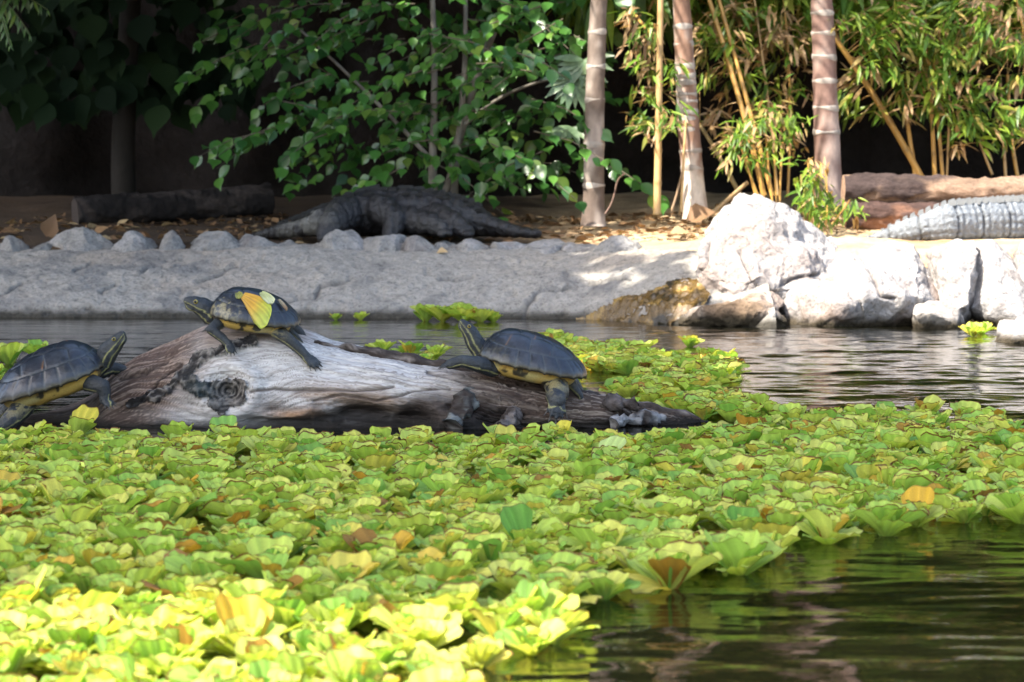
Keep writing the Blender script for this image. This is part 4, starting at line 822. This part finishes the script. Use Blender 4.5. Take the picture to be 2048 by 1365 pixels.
def bamboo(label, base_px, culms, fans, size, mat, seed, above=None, nobj=300, drymix=None):
    random.seed(seed); t = thing('bamboo', label, 'bamboo', P(*base_px), group='bamboo clumps')
    paths = []
    for i, (pts, r, *c) in enumerate(culms): paths += culm(t, pts, r, seed+i, *c)
    mats = []; dry = []
    for (px, py, d, w, h, n) in fans:
        for _ in range(n):
            p = P(px+random.uniform(-w, w), py+random.uniform(-h, h), d+random.uniform(-0.3, 0.3)); near = min(paths, key=lambda q: (q-p).length)
            dv = (p-near); dv.z *= 0.4; dv += Vector((0, -0.1, 0)); tgt = dry if (drymix and random.random() < drymix) else mats
            if random.random() < 0.4 and (near-p).length < 0.45: twig(t, near, p)
            fan(tgt, p, dv+rv(0.05), random.randint(5, 9), size)
    if above:
        for _ in range(above[6]):
            p = Vector((random.uniform(above[0], above[1]), random.uniform(above[2], above[3]), random.uniform(above[4], above[5]))); fan(mats, p, rv(1), 6, size*2.8)
    foliage(t, mats, leaf_blade(), mat, nobj)
    if dry: foliage(t, dry, leaf_blade(), M_dry, max(0, 300-nobj), ('dry_leaf', 'dry_foliage'))
    return t
CT = (0.46, 0.30, 0.13)
bamboo('single straight bamboo cane with sparse drooping leaves between the two slender palms', (1316, 428, 12.0),
       [([(1314, 430, 12.0), (1318, 200, 12.0), (1322, -60, 12.0)], 0.018, CT), ([(1362, 425, 12.1), (1366, 330, 12.1), (1372, 240, 12.15)], 0.007, CT), ([(1342, 425, 12.1), (1356, 385, 12.1), (1364, 345, 12.1)], 0.006, (0.3, 0.2, 0.12)), ([(1250, 0, 12.5), (1275, 40, 12.4), (1320, 90, 12.1)], 0.009)],
       [(1285, 50, 12.2, 30, 40, 10), (1295, 150, 12.1, 40, 40, 10), (1330, 220, 12.0, 45, 40, 12), (1290, 240, 12.1, 40, 20, 8), (1340, 150, 12.1, 20, 40, 6), (1300, 90, 12.3, 40, 50, 8)], 0.085, M_bamboo, 21, nobj=200, drymix=0.42)
bamboo('golden bamboo clump with long leaning canes and dry tan leaves behind the rounded boulder', (1545, 400, 12.3),
       [([(1528, 392, 12.2), (1480, 180, 12.3), (1395, -70, 12.5)], 0.014), ([(1545, 392, 12.2), (1495, 200, 12.3), (1418, -70, 12.5)], 0.012), ([(1555, 392, 12.4), (1540, 200, 12.5), (1500, -60, 12.7)], 0.007, CT), ([(1575, 395, 12.5), (1590, 150, 12.6), (1560, -60, 12.7)], 0.007), ([(1490, 410, 12.5), (1450, 330, 12.5), (1400, 250, 12.6)], 0.012, (0.34, 0.25, 0.1)), ([(1418, 432, 12.2), (1455, 400, 12.25), (1495, 365, 12.3)], 0.013, (0.32, 0.22, 0.11)), ([(1512, 392, 12.2), (1500, 350, 12.2), (1490, 300, 12.2)], 0.008)],
       [(1440, 130, 12.6, 50, 70, 22), (1430, 60, 12.7, 50, 60, 18), (1540, 60, 12.8, 60, 60, 26), (1590, 110, 12.7, 45, 80, 26), (1500, 150, 12.7, 40, 60, 14), (1600, 30, 12.8, 50, 40, 14), (1440, 230, 12.6, 30, 30, 8)], 0.095, M_bamboo, 22, above=(0.3, 1.9, 12.6, 14.4, 1.55, 3.6, 1100), nobj=200, drymix=0.5)
bamboo('young leafy bamboo tuft with bright green leaves just behind the rounded boulder', (1545, 405, 11.9),
       [([(1530, 405, 11.9), (1515, 330, 11.9), (1500, 250, 11.9)], 0.006), ([(1545, 405, 11.9), (1535, 330, 11.9), (1530, 240, 11.9)], 0.006), ([(1560, 405, 11.9), (1560, 330, 11.9), (1570, 250, 11.9)], 0.006), ([(1520, 400, 11.9), (1495, 340, 11.9), (1480, 290, 11.9)], 0.005), ([(1553, 405, 11.9), (1548, 330, 11.9), (1550, 260, 11.9)], 0.005)],
       [(1520, 250, 11.9, 70, 25, 26), (1570, 270, 11.9, 40, 40, 14), (1480, 290, 11.9, 35, 30, 12), (1540, 220, 11.95, 40, 15, 8), (1500, 310, 11.9, 40, 20, 8)], 0.080, M_bamboo, 23, nobj=230, drymix=0.25)
bamboo('low arching bamboo shoot with yellowish leaves at the foot of the reddish palm', (1650, 455, 11.3),
       [([(1640, 460, 11.3), (1628, 400, 11.3), (1615, 320, 11.3)], 0.006), ([(1650, 460, 11.3), (1660, 410, 11.3), (1650, 340, 11.3)], 0.005), ([(1655, 458, 11.3), (1680, 430, 11.3), (1700, 400, 11.28)], 0.004)],
       [(1620, 340, 11.3, 30, 25, 9), (1630, 390, 11.3, 32, 30, 12), (1650, 420, 11.3, 35, 25, 9), (1690, 415, 11.25, 25, 15, 4)], 0.085, M_bamboo, 24, nobj=220, drymix=0.2)
bamboo('big green bamboo clump with dense hanging foliage behind the stacked felled logs', (1880, 400, 12.5),
       [([(1845, 360, 12.4), (1760, 200, 12.4), (1665, 70, 12.4)], 0.017), ([(1832, 360, 12.4), (1820, 280, 12.4), (1800, 150, 12.5)], 0.012), ([(1870, 360, 12.4), (1866, 270, 12.4), (1858, 120, 12.5)], 0.012), ([(1886, 360, 12.4), (1878, 270, 12.4), (1868, 120, 12.5)], 0.010), ([(1893, 360, 12.45), (1898, 270, 12.45), (1900, 120, 12.5)], 0.006, CT), ([(1985, 350, 12.5), (1960, 290, 12.5), (1930, 200, 12.6)], 0.007, CT), ([(2012, 365, 12.5), (2008, 300, 12.5), (2000, 150, 12.6)], 0.008, CT), ([(2038, 365, 12.5), (2020, 290, 12.5), (2015, 150, 12.6)], 0.010), ([(2050, 70, 12.3), (2040, 30, 12.3), (2030, -30, 12.3)], 0.010)],
       [(1760, 40, 12.4, 90, 40, 40), (1900, 40, 12.4, 110, 45, 50), (2000, 60, 12.4, 60, 60, 30), (1790, 110, 12.35, 70, 40, 30), (1900, 120, 12.35, 60, 40, 26), (1850, 190, 12.3, 50, 40, 22), (1960, 190, 12.3, 90, 40, 34), (2000, 250, 12.3, 60, 30, 20), (1730, 170, 12.6, 40, 50, 12), (1950, 270, 12.3, 50, 20, 8), (1780, 230, 12.5, 50, 30, 6)], 0.105, M_bamboo, 25, above=(1.5, 5.2, 12.5, 14.6, 1.5, 4.0, 1800), nobj=300, drymix=0.14)

# ------------------------------------------------------------------ broadleaf trees
def spray(mats, t, p, d, n, size, twigs=True):
    """a drooping leafy twig: leaves set alternately along it"""
    d = Vector(d).normalized(); ln = 0.032*n*size/0.07; pts = []
    for i in range(n):
        q = i/(n-1); c = Vector(p)+d*ln*q+Vector((0, 0, -0.30*ln*q*q)); pts.append(c); s = d.cross(Vector((0, 0, 1))).normalized()*(1 if i % 2 else -1)
        dv = d*0.5+s*0.7+Vector((0, -0.15, -0.65))+rv(0.25); mats.append(leaf_mat(c+rv(0.012), dv, Vector((0, -0.75, 0.65))+rv(0.3), size*random.uniform(0.75, 1.25)))
    if twigs:
        v, f = tube([pts[0], pts[n//2], pts[-1]], [0.004, 0.003, 0.0015], 5); link('twig', make_mesh('twig', v, f, M_trunk, np.tile(np.array([0.10, 0.085, 0.06]), (len(v), 1))), t, world=True)
def ficus():
    random.seed(31); t = thing('fig_tree', 'leafy green fig tree with pale twin trunks behind the dark crocodile', 'tree', P(880, 395, 12.6))
    c = (0.17, 0.155, 0.13)
    for i, (pts, r) in enumerate([([(868, 398, 12.6), (858, 320, 12.6), (880, 200, 12.65), (860, -80, 12.8)], .024), ([(886, 398, 12.6), (925, 300, 12.6), (935, 150, 12.65), (930, -80, 12.8)], .020), ([(905, 395, 12.7), (900, 280, 12.7), (960, 120, 12.8), (1040, -60, 12.9)], .030), ([(872, 330, 12.6), (800, 250, 12.6), (700, 150, 12.7), (600, 60, 12.7)], .012), ([(930, 250, 12.6), (1000, 180, 12.6), (1080, 160, 12.6), (1150, 150, 12.5)], .010)]):
        pth = bezier([P(*p) for p in pts], 40); vcol_tube('limb' if i > 2 else 'trunk', pth, [r*(1-0.5*j/39) for j in range(40)], 12, M_trunk, c, t, 0.3, 500+i)
    mats = []
    for px, py in [(620, 60), (560, 130), (690, 30), (760, 20), (840, 30), (880, 80), (900, 20), (930, 60), (850, 90), (930, 100), (1090, 30), (1150, 20), (1120, 60), (600, 110), (520, 110), (650, 170), (560, 225), (600, 255), (530, 285), (820, 100), (790, 225), (750, 185), (840, 250), (870, 230), (780, 300), (830, 330), (810, 360), (930, 130), (960, 150), (900, 155), (1000, 120), (1020, 185), (1060, 165), (1090, 235), (1060, 285), (1090, 320), (1040, 345), (1110, 365), (960, 295), (990, 345), (930, 200), (1150, 95), (720, 235), (690, 275), (580, 30), (540, 60), (1000, 30), (1040, 60), (980, 80), (1130, 130), (1000, 240), (880, 300), (920, 330), (740, 60), (640, 20), (790, 60), (1010, 300), (1140, 330), (1060, 220), (860, 160), (700, 90), (570, 270)]:
        spray(mats, t, P(px+random.uniform(-12, 12), py-22, 12.3+random.uniform(-0.35, 0.5)), (random.choice((-1, -1, 1))*random.uniform(0.5, 1), -0.35, random.uniform(-0.3, 0.15)), random.randint(10, 16), 0.075)
    for _ in range(40):
        spray(mats, t, P(random.uniform(520, 1200), random.uniform(-20, 330), 12.9+random.uniform(0, 0.5)), (random.uniform(-1, 1), -0.3, -0.1), 11, 0.075, False)
    for _ in range(900): 
        p = Vector((random.uniform(-2.0, 0.7), random.uniform(12.7, 14.4), random.uniform(2.05, 3.8))); spray(mats, t, p, (random.uniform(-1, 1), random.uniform(-1, 0.4), -0.2), 9, 0.13, False)
    foliage(t, mats, leaf_fig(), M_ficus, 300, far=leaf_ficus())
ficus()
def dark_tree():
    random.seed(41); t = thing('broadleaf_tree', 'large leaved tree in deep black shade hanging over the dark fallen log', 'tree', P(230, 415, 13.6))
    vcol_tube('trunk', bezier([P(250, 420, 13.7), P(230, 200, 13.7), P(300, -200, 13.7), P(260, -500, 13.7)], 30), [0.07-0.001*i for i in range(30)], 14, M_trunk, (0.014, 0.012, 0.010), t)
    mats = []
    for _ in range(240):
        p = P(random.uniform(-60, 500), random.uniform(-40, 215), 13.7+random.uniform(-0.3, 0.9)); mats.append(leaf_mat(p, Vector((random.uniform(-0.7, 0.7), -0.4, -0.9)), Vector((0, -0.7, 0.7))+rv(0.4), random.uniform(0.10, 0.19), 1.25))
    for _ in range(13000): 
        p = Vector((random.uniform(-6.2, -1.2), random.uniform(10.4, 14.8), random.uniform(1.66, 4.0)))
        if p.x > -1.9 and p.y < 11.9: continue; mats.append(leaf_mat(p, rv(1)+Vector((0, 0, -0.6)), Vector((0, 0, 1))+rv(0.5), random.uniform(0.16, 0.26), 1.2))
    for _ in range(2600):  # unseen low leaf layer added to keep the left background dark
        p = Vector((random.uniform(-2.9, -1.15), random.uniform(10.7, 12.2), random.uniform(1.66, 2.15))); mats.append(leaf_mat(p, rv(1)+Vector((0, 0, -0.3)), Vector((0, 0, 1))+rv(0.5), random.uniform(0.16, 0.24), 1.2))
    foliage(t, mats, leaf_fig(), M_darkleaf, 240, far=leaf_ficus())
dark_tree()
def fern():
    t = thing('fern', 'fern frond hanging into the upper dark corner above the low log', 'fern', P(-10, 60, 12.0))
    a = P(-80, -60, 12.0)
    for k, (ex, ey) in enumerate([(95, 20), (60, 70), (85, -30), (20, 90)]):
        pth = bezier([a, P(-10, -50+k*6, 11.95), P(ex, ey, 11.9)], 16); vcol_tube('stem', pth, 0.003, 5, M_culm, (0.06, 0.09, 0.03), t); mats = []
        for i in range(2, 16):
            for s in (1, -1): mats.append(leaf_mat(pth[i], Vector((s*0.35, -0.2, -1))+rv(0.12), (0, -0.9, 0.3), 0.115*math.sin(math.pi*(0.2+0.75*i/16)), 1.2))
        v, f = leaf_blade(); me = make_mesh('leaflet', v, f, M_ficus, leaf_col(v))
        for m in mats: link('leaflet', me, t, m, world=True)
fern()
def fan_palm():
    random.seed(51); t = thing('fan_palm', 'small fan palm with pale folded fronds beside the smooth grey palm trunk', 'plant', P(1165, 430, 12.5))
    for (px, py, n, sz, dz) in [(1150, 150, 13, 0.17, -1), (1146, 255, 14, 0.12, -0.2), (1168, 120, 10, 0.15, -0.7)]:
        c = P(px, py, 12.25); vcol_tube('stem', bezier([P(1166, 432, 12.5), P(1176, 300, 12.5), P(1172, py, 12.4), c], 16), 0.006, 6, M_culm, (0.10, 0.13, 0.06), t)
        v, f = leaf_blade(); ms = []
        for i in range(n):
            a = math.pi*(i/(n-1)-0.5)*1.25; ms.append(leaf_mat(c, Vector((-0.25+math.sin(a)*0.8, -0.35, dz*math.cos(a)*0.9-0.15)), Vector((0, -1, 0.4)), sz*random.uniform(0.85, 1.1), 1.5))
        link('frond', merged('frond', v, f, ms, M_fan), t, world=True)
fan_palm()
def added_shade_tree():
    """unseen tree added on the left shore, crown shaped to shade the pond"""
    random.seed(61); t = thing('added_shade_tree', 'unseen tree added on the side shore, its crown shaped to shade the pond', 'tree', (-4.9, 4.6, 0.3))
    def sh(x, y): return (-2.3 < x < 2.4 and 3.20-0.10*x < y < 9.25) or (9.25 <= y < 13.2 and -4.0 < x < 0.42+0.10*math.sin(y*7)) or (9.25 <= y < 10.9 and x < 0.80 and random.random() < 0.30) or (13.2 <= y < 16.8 and -4.0 < x < -0.35) or (14.3 <= y < 16.8 and -0.35 <= x < 0.9) or (12.2 <= y < 14.5 and -0.6 <= x < 1.0 and random.random() < 0.45)  # ground areas wanted in shade; crown leaves are projected sunward from them
    mats = []; tries = 0
    while len(mats) < 22500 and tries < 120000:
        tries += 1; x = random.uniform(-4.0, 2.6); y = random.uniform(3.0, 16.9)
        if not sh(x, y) or (y > 8.1 and x > 1.35): continue
        if 12.2 < y < 14.3 and x > -0.6 and random.random() > 0.45: continue
        if 6.9 < y < 9.25 and x > 0.02 and random.random() > 0.25: continue
        h = random.uniform(3.6, 5.6); p = Vector((x, y, 0))+TO_SUN*(h/TO_SUN.z); mats.append(leaf_mat(p, rv(1), rv(0.5)+Vector((0, 0, 1)), random.uniform(0.16, 0.26), 1.2))
    xs = [m.translation for m in mats]; cx = sum((p for p in xs), Vector())/len(xs)
    v, f = leaf_ficus(); o = link('crown', merged('crown', v, f, mats, M_ficus), t, world=True); o['kind'] = 'stuff'
    vcol_tube('trunk', bezier([(-4.9, 4.6, 0.0), (-4.8, 4.8, 1.5), (-4.6, 5.0, 3.9)], 20), [0.24-0.006*i for i in range(20)], 16, M_trunk, (0.14, 0.11, 0.08), t)
    for e in [(-3.4, 2.4, 4.6), (-2.6, 4.8, 4.7), (-4.3, 8.2, 4.8), (-6.0, 9.5, 4.8), (-3.0, 6.6, 4.5)]:
        vcol_tube('limb', bezier([(-4.6, 5.0, 3.7), ((-4.6+e[0])/2, (5+e[1])/2, 4.4), e], 14), [0.10-0.005*i for i in range(14)], 10, M_trunk, (0.14, 0.11, 0.08), t)
added_shade_tree()
def added_back_tree():
    random.seed(64); t = thing('added_shade_tree', 'unseen tree added behind the bamboo, its crown shaped to shade the bamboo tops', 'tree', (4.4, 14.6, 0.4)); mats = []
    for _ in range(8500):  # added crown, leaves projected sunward to darken bamboo tops, cliff and reflection
        x, y, h = random.uniform(0.7, 7.0), random.uniform(13.4, 17.0), random.uniform(3.7, 5.4); mats.append(leaf_mat(Vector((x, y, 0))+TO_SUN*(h/TO_SUN.z), rv(1), rv(0.5)+Vector((0, 0, 1)), random.uniform(0.17, 0.27), 1.2))
    v, f = leaf_ficus(); o = link('crown', merged('crown', v, f, mats, M_ficus), t, world=True); o['kind'] = 'stuff'
    vcol_tube('trunk', bezier([(4.4, 14.6, 0.2), (4.2, 14.5, 2.0), (3.4, 13.8, 4.4)], 20), [0.16-0.004*i for i in range(20)], 14, M_trunk, (0.10, 0.08, 0.06), t)
    for e in [(-0.8, 12.0, 4.6), (1.2, 13.6, 4.7), (2.6, 11.9, 4.6)]: vcol_tube('limb', bezier([(3.5, 13.9, 4.1), ((3.5+e[0])/2, (13.9+e[1])/2, 4.5), e], 12), [0.07-0.004*i for i in range(12)], 8, M_trunk, (0.10, 0.08, 0.06), t)
added_back_tree()

# ------------------------------------------------------------------ litter on the sand
def litter():
    random.seed(71); mats = []
    for _ in range(1500):
        px = random.choice((random.uniform(-50, 520), random.uniform(1020, 1480), random.uniform(1150, 1750), random.uniform(400, 1100))); x = (px-1024)/F*11.8; y = random.uniform(11.2, 13.2)
        if y < bank_y(x)+0.95: continue
        z = float(ground_z(np.array([x]), np.array([y]))[0])+0.03*fbm(np.array([[x, y, 0]])*3.5, 4, 1)[0]+0.008; mats.append(leaf_mat((x, y, z), (random.gauss(0, 1), random.gauss(0, 1), random.uniform(-.1, .3)), Vector((0, 0, 1))+rv(0.35), random.uniform(0.025, 0.07), random.uniform(.5, 1)))
    v, f = leaf_ficus(); o = link('leaf_litter', merged('leaf_litter', v, f, mats, M_litter)); tag(o, 'dry brown leaf litter scattered over the sandy ground', 'leaf litter', kind='stuff')
    for lab, px, py, d, sz, dv, nm in [('orange brown curled dead leaf standing on the stone edge', 92, 474, 11.3, 0.10, (0.4, -0.1, 0.9), (0.2, -0.9, 0.2)), ('large curled tan dead leaf at the foot of the leaning ringed palm', 1372, 440, 11.95, 0.13, (1, -0.1, 0.32), (0, -0.7, 0.6)), ('small yellow leaf lying on the grey stone bank', 873, 506, 11.0, 0.05, (0.7, -0.3, 0.1), (0, -0.6, 0.8)), ('bent tan leaf on the sand beside the rounded boulder', 1340, 468, 11.2, 0.08, (1, 0, 0.1), (0, -0.5, 0.9))]:
        o = link('dead_leaf', make_mesh('dead_leaf', v+np.array([0, 0, 1])*(v[:, [0]]**2*1.2), f, M_litter, leaf_col(v)), None, leaf_mat(P(px, py, d), dv, nm, sz, 1.2)); tag(o, lab, 'leaf')
    tw = thing('twig', 'thin bent bare twig standing by the foot of the smooth palm', 'twig', P(1212, 425, 11.9)); vcol_tube('stem', bezier([P(1210, 428, 11.9), P(1240, 390, 11.9), P(1222, 360, 11.9), P(1250, 348, 11.9)], 14), 0.004, 6, M_trunk, (0.2, 0.13, 0.1), tw)
litter()

# ------------------------------------------------------------------ water lettuce
def lettuce_leaf_mesh(seed, nu=15, nv=7):
    r = random.Random(seed); u, v = np.meshgrid(np.linspace(-1, 1, nu), np.linspace(0, 1, nv), indexing='ij'); u = u.ravel(); v = v.ravel()
    wid = 0.13+0.40*v**0.75*r.uniform(0.85, 1.15); notch = r.uniform(0.0, 0.09)
    yl = v*(1-0.26*np.abs(u)**2.6*v - notch*np.exp(-(u/0.28)**2)*v**3 + 0.025*np.sin(u*7+r.uniform(0, 6))*v**3)
    x = u*wid*(1-0.18*np.maximum(v-0.75, 0)*4*np.abs(u)**2)
    z = 0.028*np.cos(u*math.pi*3.4)*sstep(0.1, 0.6, v) + r.uniform(0.22, 0.42)*u*u*wid + r.uniform(-0.24, -0.04)*v**3 + 0.05*np.sin(u*4+r.uniform(0, 6))*v**3 + 0.10*v
    edge = np.maximum(np.clip((v-0.45)/0.55, 0, 1)**2.0, np.abs(u)**6*0.93*sstep(0.3, 0.8, v))
    return np.stack([x, yl, z], 1), grid_faces(nu, nv), np.stack([edge, 0*u, v, 0.5+0.5*np.cos(u*math.pi*3.4)], 1)
LEAVES = [lettuce_leaf_mesh(900+i) for i in range(8)]
LEAVES_FAR = [lettuce_leaf_mesh(900+i, 11, 4) for i in range(8)]
LM = [make_mesh('leaf', v, f, M_lettuce, c) for v, f, c in LEAVES]
def rosette(r, size):
    out = []; n = r.randint(11, 14)
    for i in range(n):
        a = i*2.399+r.uniform(-0.25, 0.25); q = i/(n-1); el = R(26+58*q+r.uniform(-14, 14)); s = size*(1.0-0.40*q)*r.uniform(0.75, 1.2)
        M = Matrix.Rotation(a, 4, 'Z') @ Matrix.Translation((0, 0.06*size*(1-q), 0.004)) @ Matrix.Rotation(el, 4, 'X') @ Matrix.Rotation(R(r.uniform(-14, 14)), 4, 'Y') @ Matrix.Scale(s, 4); out.append((r.randrange(8), M))
    return out
MAT = [(-160, 888), (200, 890), (700, 892), (1180, 892), (1400, 884), (1500, 864), (1600, 850), (1700, 842), (1860, 838), (1990, 852), (2060, 905), (2200, 930), (2200, 1040), (2060, 1046), (1900, 1050), (1700, 1082), (1620, 1092), (1480, 1140), (1400, 1172), (1260, 1176), (1195, 1212), (1140, 1262), (1085, 1312), (930, 1358), (880, 1450), (-200, 1450)]
BACK = [(1030, 690), (1090, 684), (1180, 702), (1290, 715), (1380, 722), (1455, 730), (1470, 765), (1405, 775), (1440, 800), (1560, 828), (1500, 842), (1420, 850), (1330, 818), (1210, 782), (1300, 770), (1330, 752), (1220, 748), (1150, 738), (1090, 715)]
def one(name, c): return m_leaf(name, [(0.0, c), (1.0, c)], brown=(0.16, 0.075, 0.025), edge=(0.90, 1.02), trans=0.45, rough=0.5, spec=0.25, rib=True)
TINT = {'orange': one('orange_leaf', (0.62, 0.38, 0.04)), 'dark': one('dark_green_leaf', (0.15, 0.33, 0.05)), 'brown': one('brown_leaf', (0.30, 0.17, 0.06)), 'yellow': one('yellow_leaf', (0.66, 0.58, 0.08)), 'pale': one('pale_leaf', (0.50, 0.62, 0.24)), 'green': one('green_leaf', (0.26, 0.48, 0.10))}
SPECIAL = [(490, 1318, 'orange', .085, 'water lettuce with a broad upright orange leaf in the sunlit corner of the mat'), (365, 1000, 'orange', .055, 'water lettuce with an orange leaf in the shaded mat before the driftwood knot'), (1045, 1100, 'dark', .075, 'water lettuce with a dark green upright leaf near the rim of the mat'),
    (728, 1052, 'brown', .06, 'water lettuce with a brown withered leaf in the middle of the shaded mat'), (1612, 972, 'yellow', .06, 'water lettuce with a golden leaf in the shaded mat beside the open water'), (1212, 938, 'pale', .075, 'water lettuce with a tall pale ribbed leaf in the mat below the climbing turtle'), (155, 874, 'yellow', .085, 'tall yellowing water lettuce against the low dark end of the driftwood'),
    (452, 884, 'green', .07, 'water lettuce with a tall green leaf standing before the driftwood knot'), (335, 1172, 'brown', .055, 'water lettuce with a rust brown leaf just behind the sunlit corner of the mat'), (1835, 1052, 'orange', .07, 'rim water lettuce with an orange upright leaf over the dark water'), (1120, 890, 'yellow', .06, 'water lettuce with a narrow orange yellow leaf before the hind foot of the climbing turtle'), (440, 935, 'dark', .065, 'water lettuce with a bluish green leaf in the mat before the driftwood'), (1480, 1080, 'dark', .06, 'water lettuce with a deep green leaf close behind the rim of the mat')]
r = random.Random(5); spots = []
def free(x, y, s): return all((x-a)**2+(y-b)**2 > ((s+c)*0.5)**2 for a, b, c, *_ in spots if abs(y-b) < 0.2)
def try_fill(poly, n, smin, smax, zone):
    g = [G(*p) for p in poly]; x0, x1, y0, y1 = min(p.x for p in g), max(p.x for p in g), min(p.y for p in g), max(p.y for p in g); pg = [(p.x, p.y) for p in g]
    for _ in range(n):
        x, y = r.uniform(x0, x1), r.uniform(y0, y1)
        if not in_poly(x, y, pg): continue
        px = 1024+F*x/LD
        if y > log_yc(px)-log_half(px)-0.035 and y < log_yc(px)+log_half(px)+0.03 and px < 1440: continue
        s = r.uniform(smin, smax)
        if free(x, y, s*1.12): spots.append((x, y, s*1.12, s, zone))
for px, py, s, zn in [(1340, 1178, 0.085, 'edge'), (1480, 1150, 0.07, 'edge'), (1110, 1215, 0.07, 'edge'), (1655, 1088, 0.07, 'edge'), (1770, 1072, 0.075, 'edge'), (1380, 694, 0.055, 'lone'), (768, 706, 0.055, 'lone2'), (820, 712, 0.06, 'lone2'), (870, 718, 0.055, 'lone2'), (850, 726, 0.05, 'lone2'), (20, 728, 0.075, 'left'), (75, 716, 0.07, 'left'), (-10, 765, 0.07, 'left'), (-40, 730, 0.07, 'left'),
                     (850, 642, 0.085, 'bank'), (885, 643, 0.085, 'bank'), (925, 644, 0.10, 'bank'), (962, 645, 0.085, 'bank'), (988, 644, 0.065, 'bank'), (672, 640, 0.04, 'bank2'), (722, 640, 0.05, 'bank2'), (1945, 672, 0.07, 'rock'), (1965, 668, 0.055, 'rock'), (1265, 832, 0.05, 'back')]:
    p = G(px, py); spots.append((p.x, p.y, s*1.2, s, zn))
for j, q in enumerate(SPECIAL): p = G(q[0], q[1]); spots.append((p.x, p.y, 0.06, 0.058, 'sp%d' % j))
try_fill(MAT, 16000, 0.046, 0.068, 'mat'); try_fill(BACK, 3500, 0.048, 0.066, 'back')
LAB = {'border': ('shaded water lettuce along the border of the sunlit corner of the mat', 'water lettuces along the sun border'), 'second': ('shaded water lettuce one row in from the open water rim', 'water lettuces one row behind the rim'), 'wood': ('pale green water lettuce pushed up close to the front of the driftwood', 'water lettuces close to the driftwood'), 'sun': ('yellow green water lettuce in the brightly sunlit corner of the mat', 'sunlit water lettuces'), 'mat': ('pale green water lettuce packed in the shaded mat before the driftwood', 'water lettuces packed in the mat'), 'edge': ('water lettuce on the outer rim of the mat against dark open water', 'water lettuces on the rim of the mat'),
       'back': ('water lettuce drifting in the band behind the driftwood', 'water lettuces behind the driftwood'), 'lone': ('single small water lettuce adrift apart from the band behind the driftwood', None), 'lone2': ('small water lettuce behind the grey middle of the driftwood', 'water lettuces behind the grey wood'), 'left': ('water lettuce behind the rust streaked turtle', 'water lettuces behind the rust streaked turtle'),
       'bank': ('big water lettuce stranded against the grey stone bank', 'water lettuces stranded at the bank'), 'bank2': ('tiny water lettuce seedling at the foot of the grey stone bank', 'lettuce seedlings at the bank'), 'rock': ('water lettuce lodged between the wedge rock and the rounded rock', 'water lettuces between the rocks')}
rim = [G(*p) for p in MAT[11:25]]
def solo_ok(s): return in_view((s[0], s[1], 0.03), 30)
order = sorted([s for s in spots if solo_ok(s)], key=lambda s: s[1]/s[3]); special = [s for s in order if s[4] not in ('mat', 'back')]
solo = special+[s for s in order if s[4] in ('mat', 'back')][:300-len(special)]; sid = {id(s) for s in solo}
rest = []
for s in spots:
    x, y, _, size, zone = s; M0 = Matrix.Translation((x, y, -0.006)) @ Matrix.Rotation(r.uniform(0, 6.28), 4, 'Z') @ Matrix.Rotation(R(r.uniform(-9, 9)), 4, 'X'); ros = rosette(r, size*r.uniform(0.9, 1.15))
    if id(s) in sid:
        if zone == 'mat':
            dr = min(float(np.min(seg_dist(np.array([[x, y]]), (a.x, a.y), (b.x, b.y)))) for a, b in zip(rim[:-1], rim[1:]))
            if dr < 0.07: zone = 'edge'
            elif y < 3.18-0.10*x: zone = 'sun'
            elif y < 3.38-0.10*x: zone = 'border'
            elif dr < 0.17: zone = 'second'
            elif y > 5.0: zone = 'wood'
        lab, grp = (SPECIAL[int(zone[2:])][4], None) if zone[:2] == 'sp' else LAB[zone]; t = thing('water_lettuce', lab, 'water lettuce', group=grp); t.matrix_basis = M0
        for kx, M in ros: link('leaf', LM[kx], t, M)
        if zone[:2] == 'sp':
            q = SPECIAL[int(zone[2:])]; v, f, c = LEAVES[int(zone[2:]) % 8]; lf = link('leaf', make_mesh('leaf', v, f, TINT[q[2]], c), t, Matrix.Translation((x, y, 0.004)) @ Matrix.Rotation(R(r.choice((-1, 1))*r.uniform(15, 60)), 4, 'Z') @ Matrix.Rotation(R(r.uniform(48, 66)), 4, 'X') @ Matrix.Rotation(R(r.uniform(-22, 22)), 4, 'Y') @ Matrix.Scale(q[3]*0.9, 4), world=True); lf['label'] = q[2]+' upright leaf'
    else: rest += [(kx, M0 @ M) for kx, M in ros]
if rest:
    Vs = []; Fs = []; Cs = []; n = 0
    for kx, M in rest:
        v, f, c = LEAVES_FAR[kx]; A = np.array(M); Vs.append(v@A[:3, :3].T+A[:3, 3]); Fs.append(f+n); n += len(v); c = c.copy(); c[:, 1] = r.random(); Cs.append(c)
    o = link('water_lettuce_cover', make_mesh('water_lettuce_cover', np.vstack(Vs), np.vstack(Fs), M_lettuce, np.vstack(Cs))); tag(o, 'far part of the floating water lettuce cover around the driftwood', 'water lettuce', kind='stuff')
#print('TRIS', sum(sum(p.loop_total-2 for p in m.polygons) for m in bpy.data.meshes))
print('LETTUCE', len(spots), len(solo), 'OBJECTS', len(bpy.data.objects))
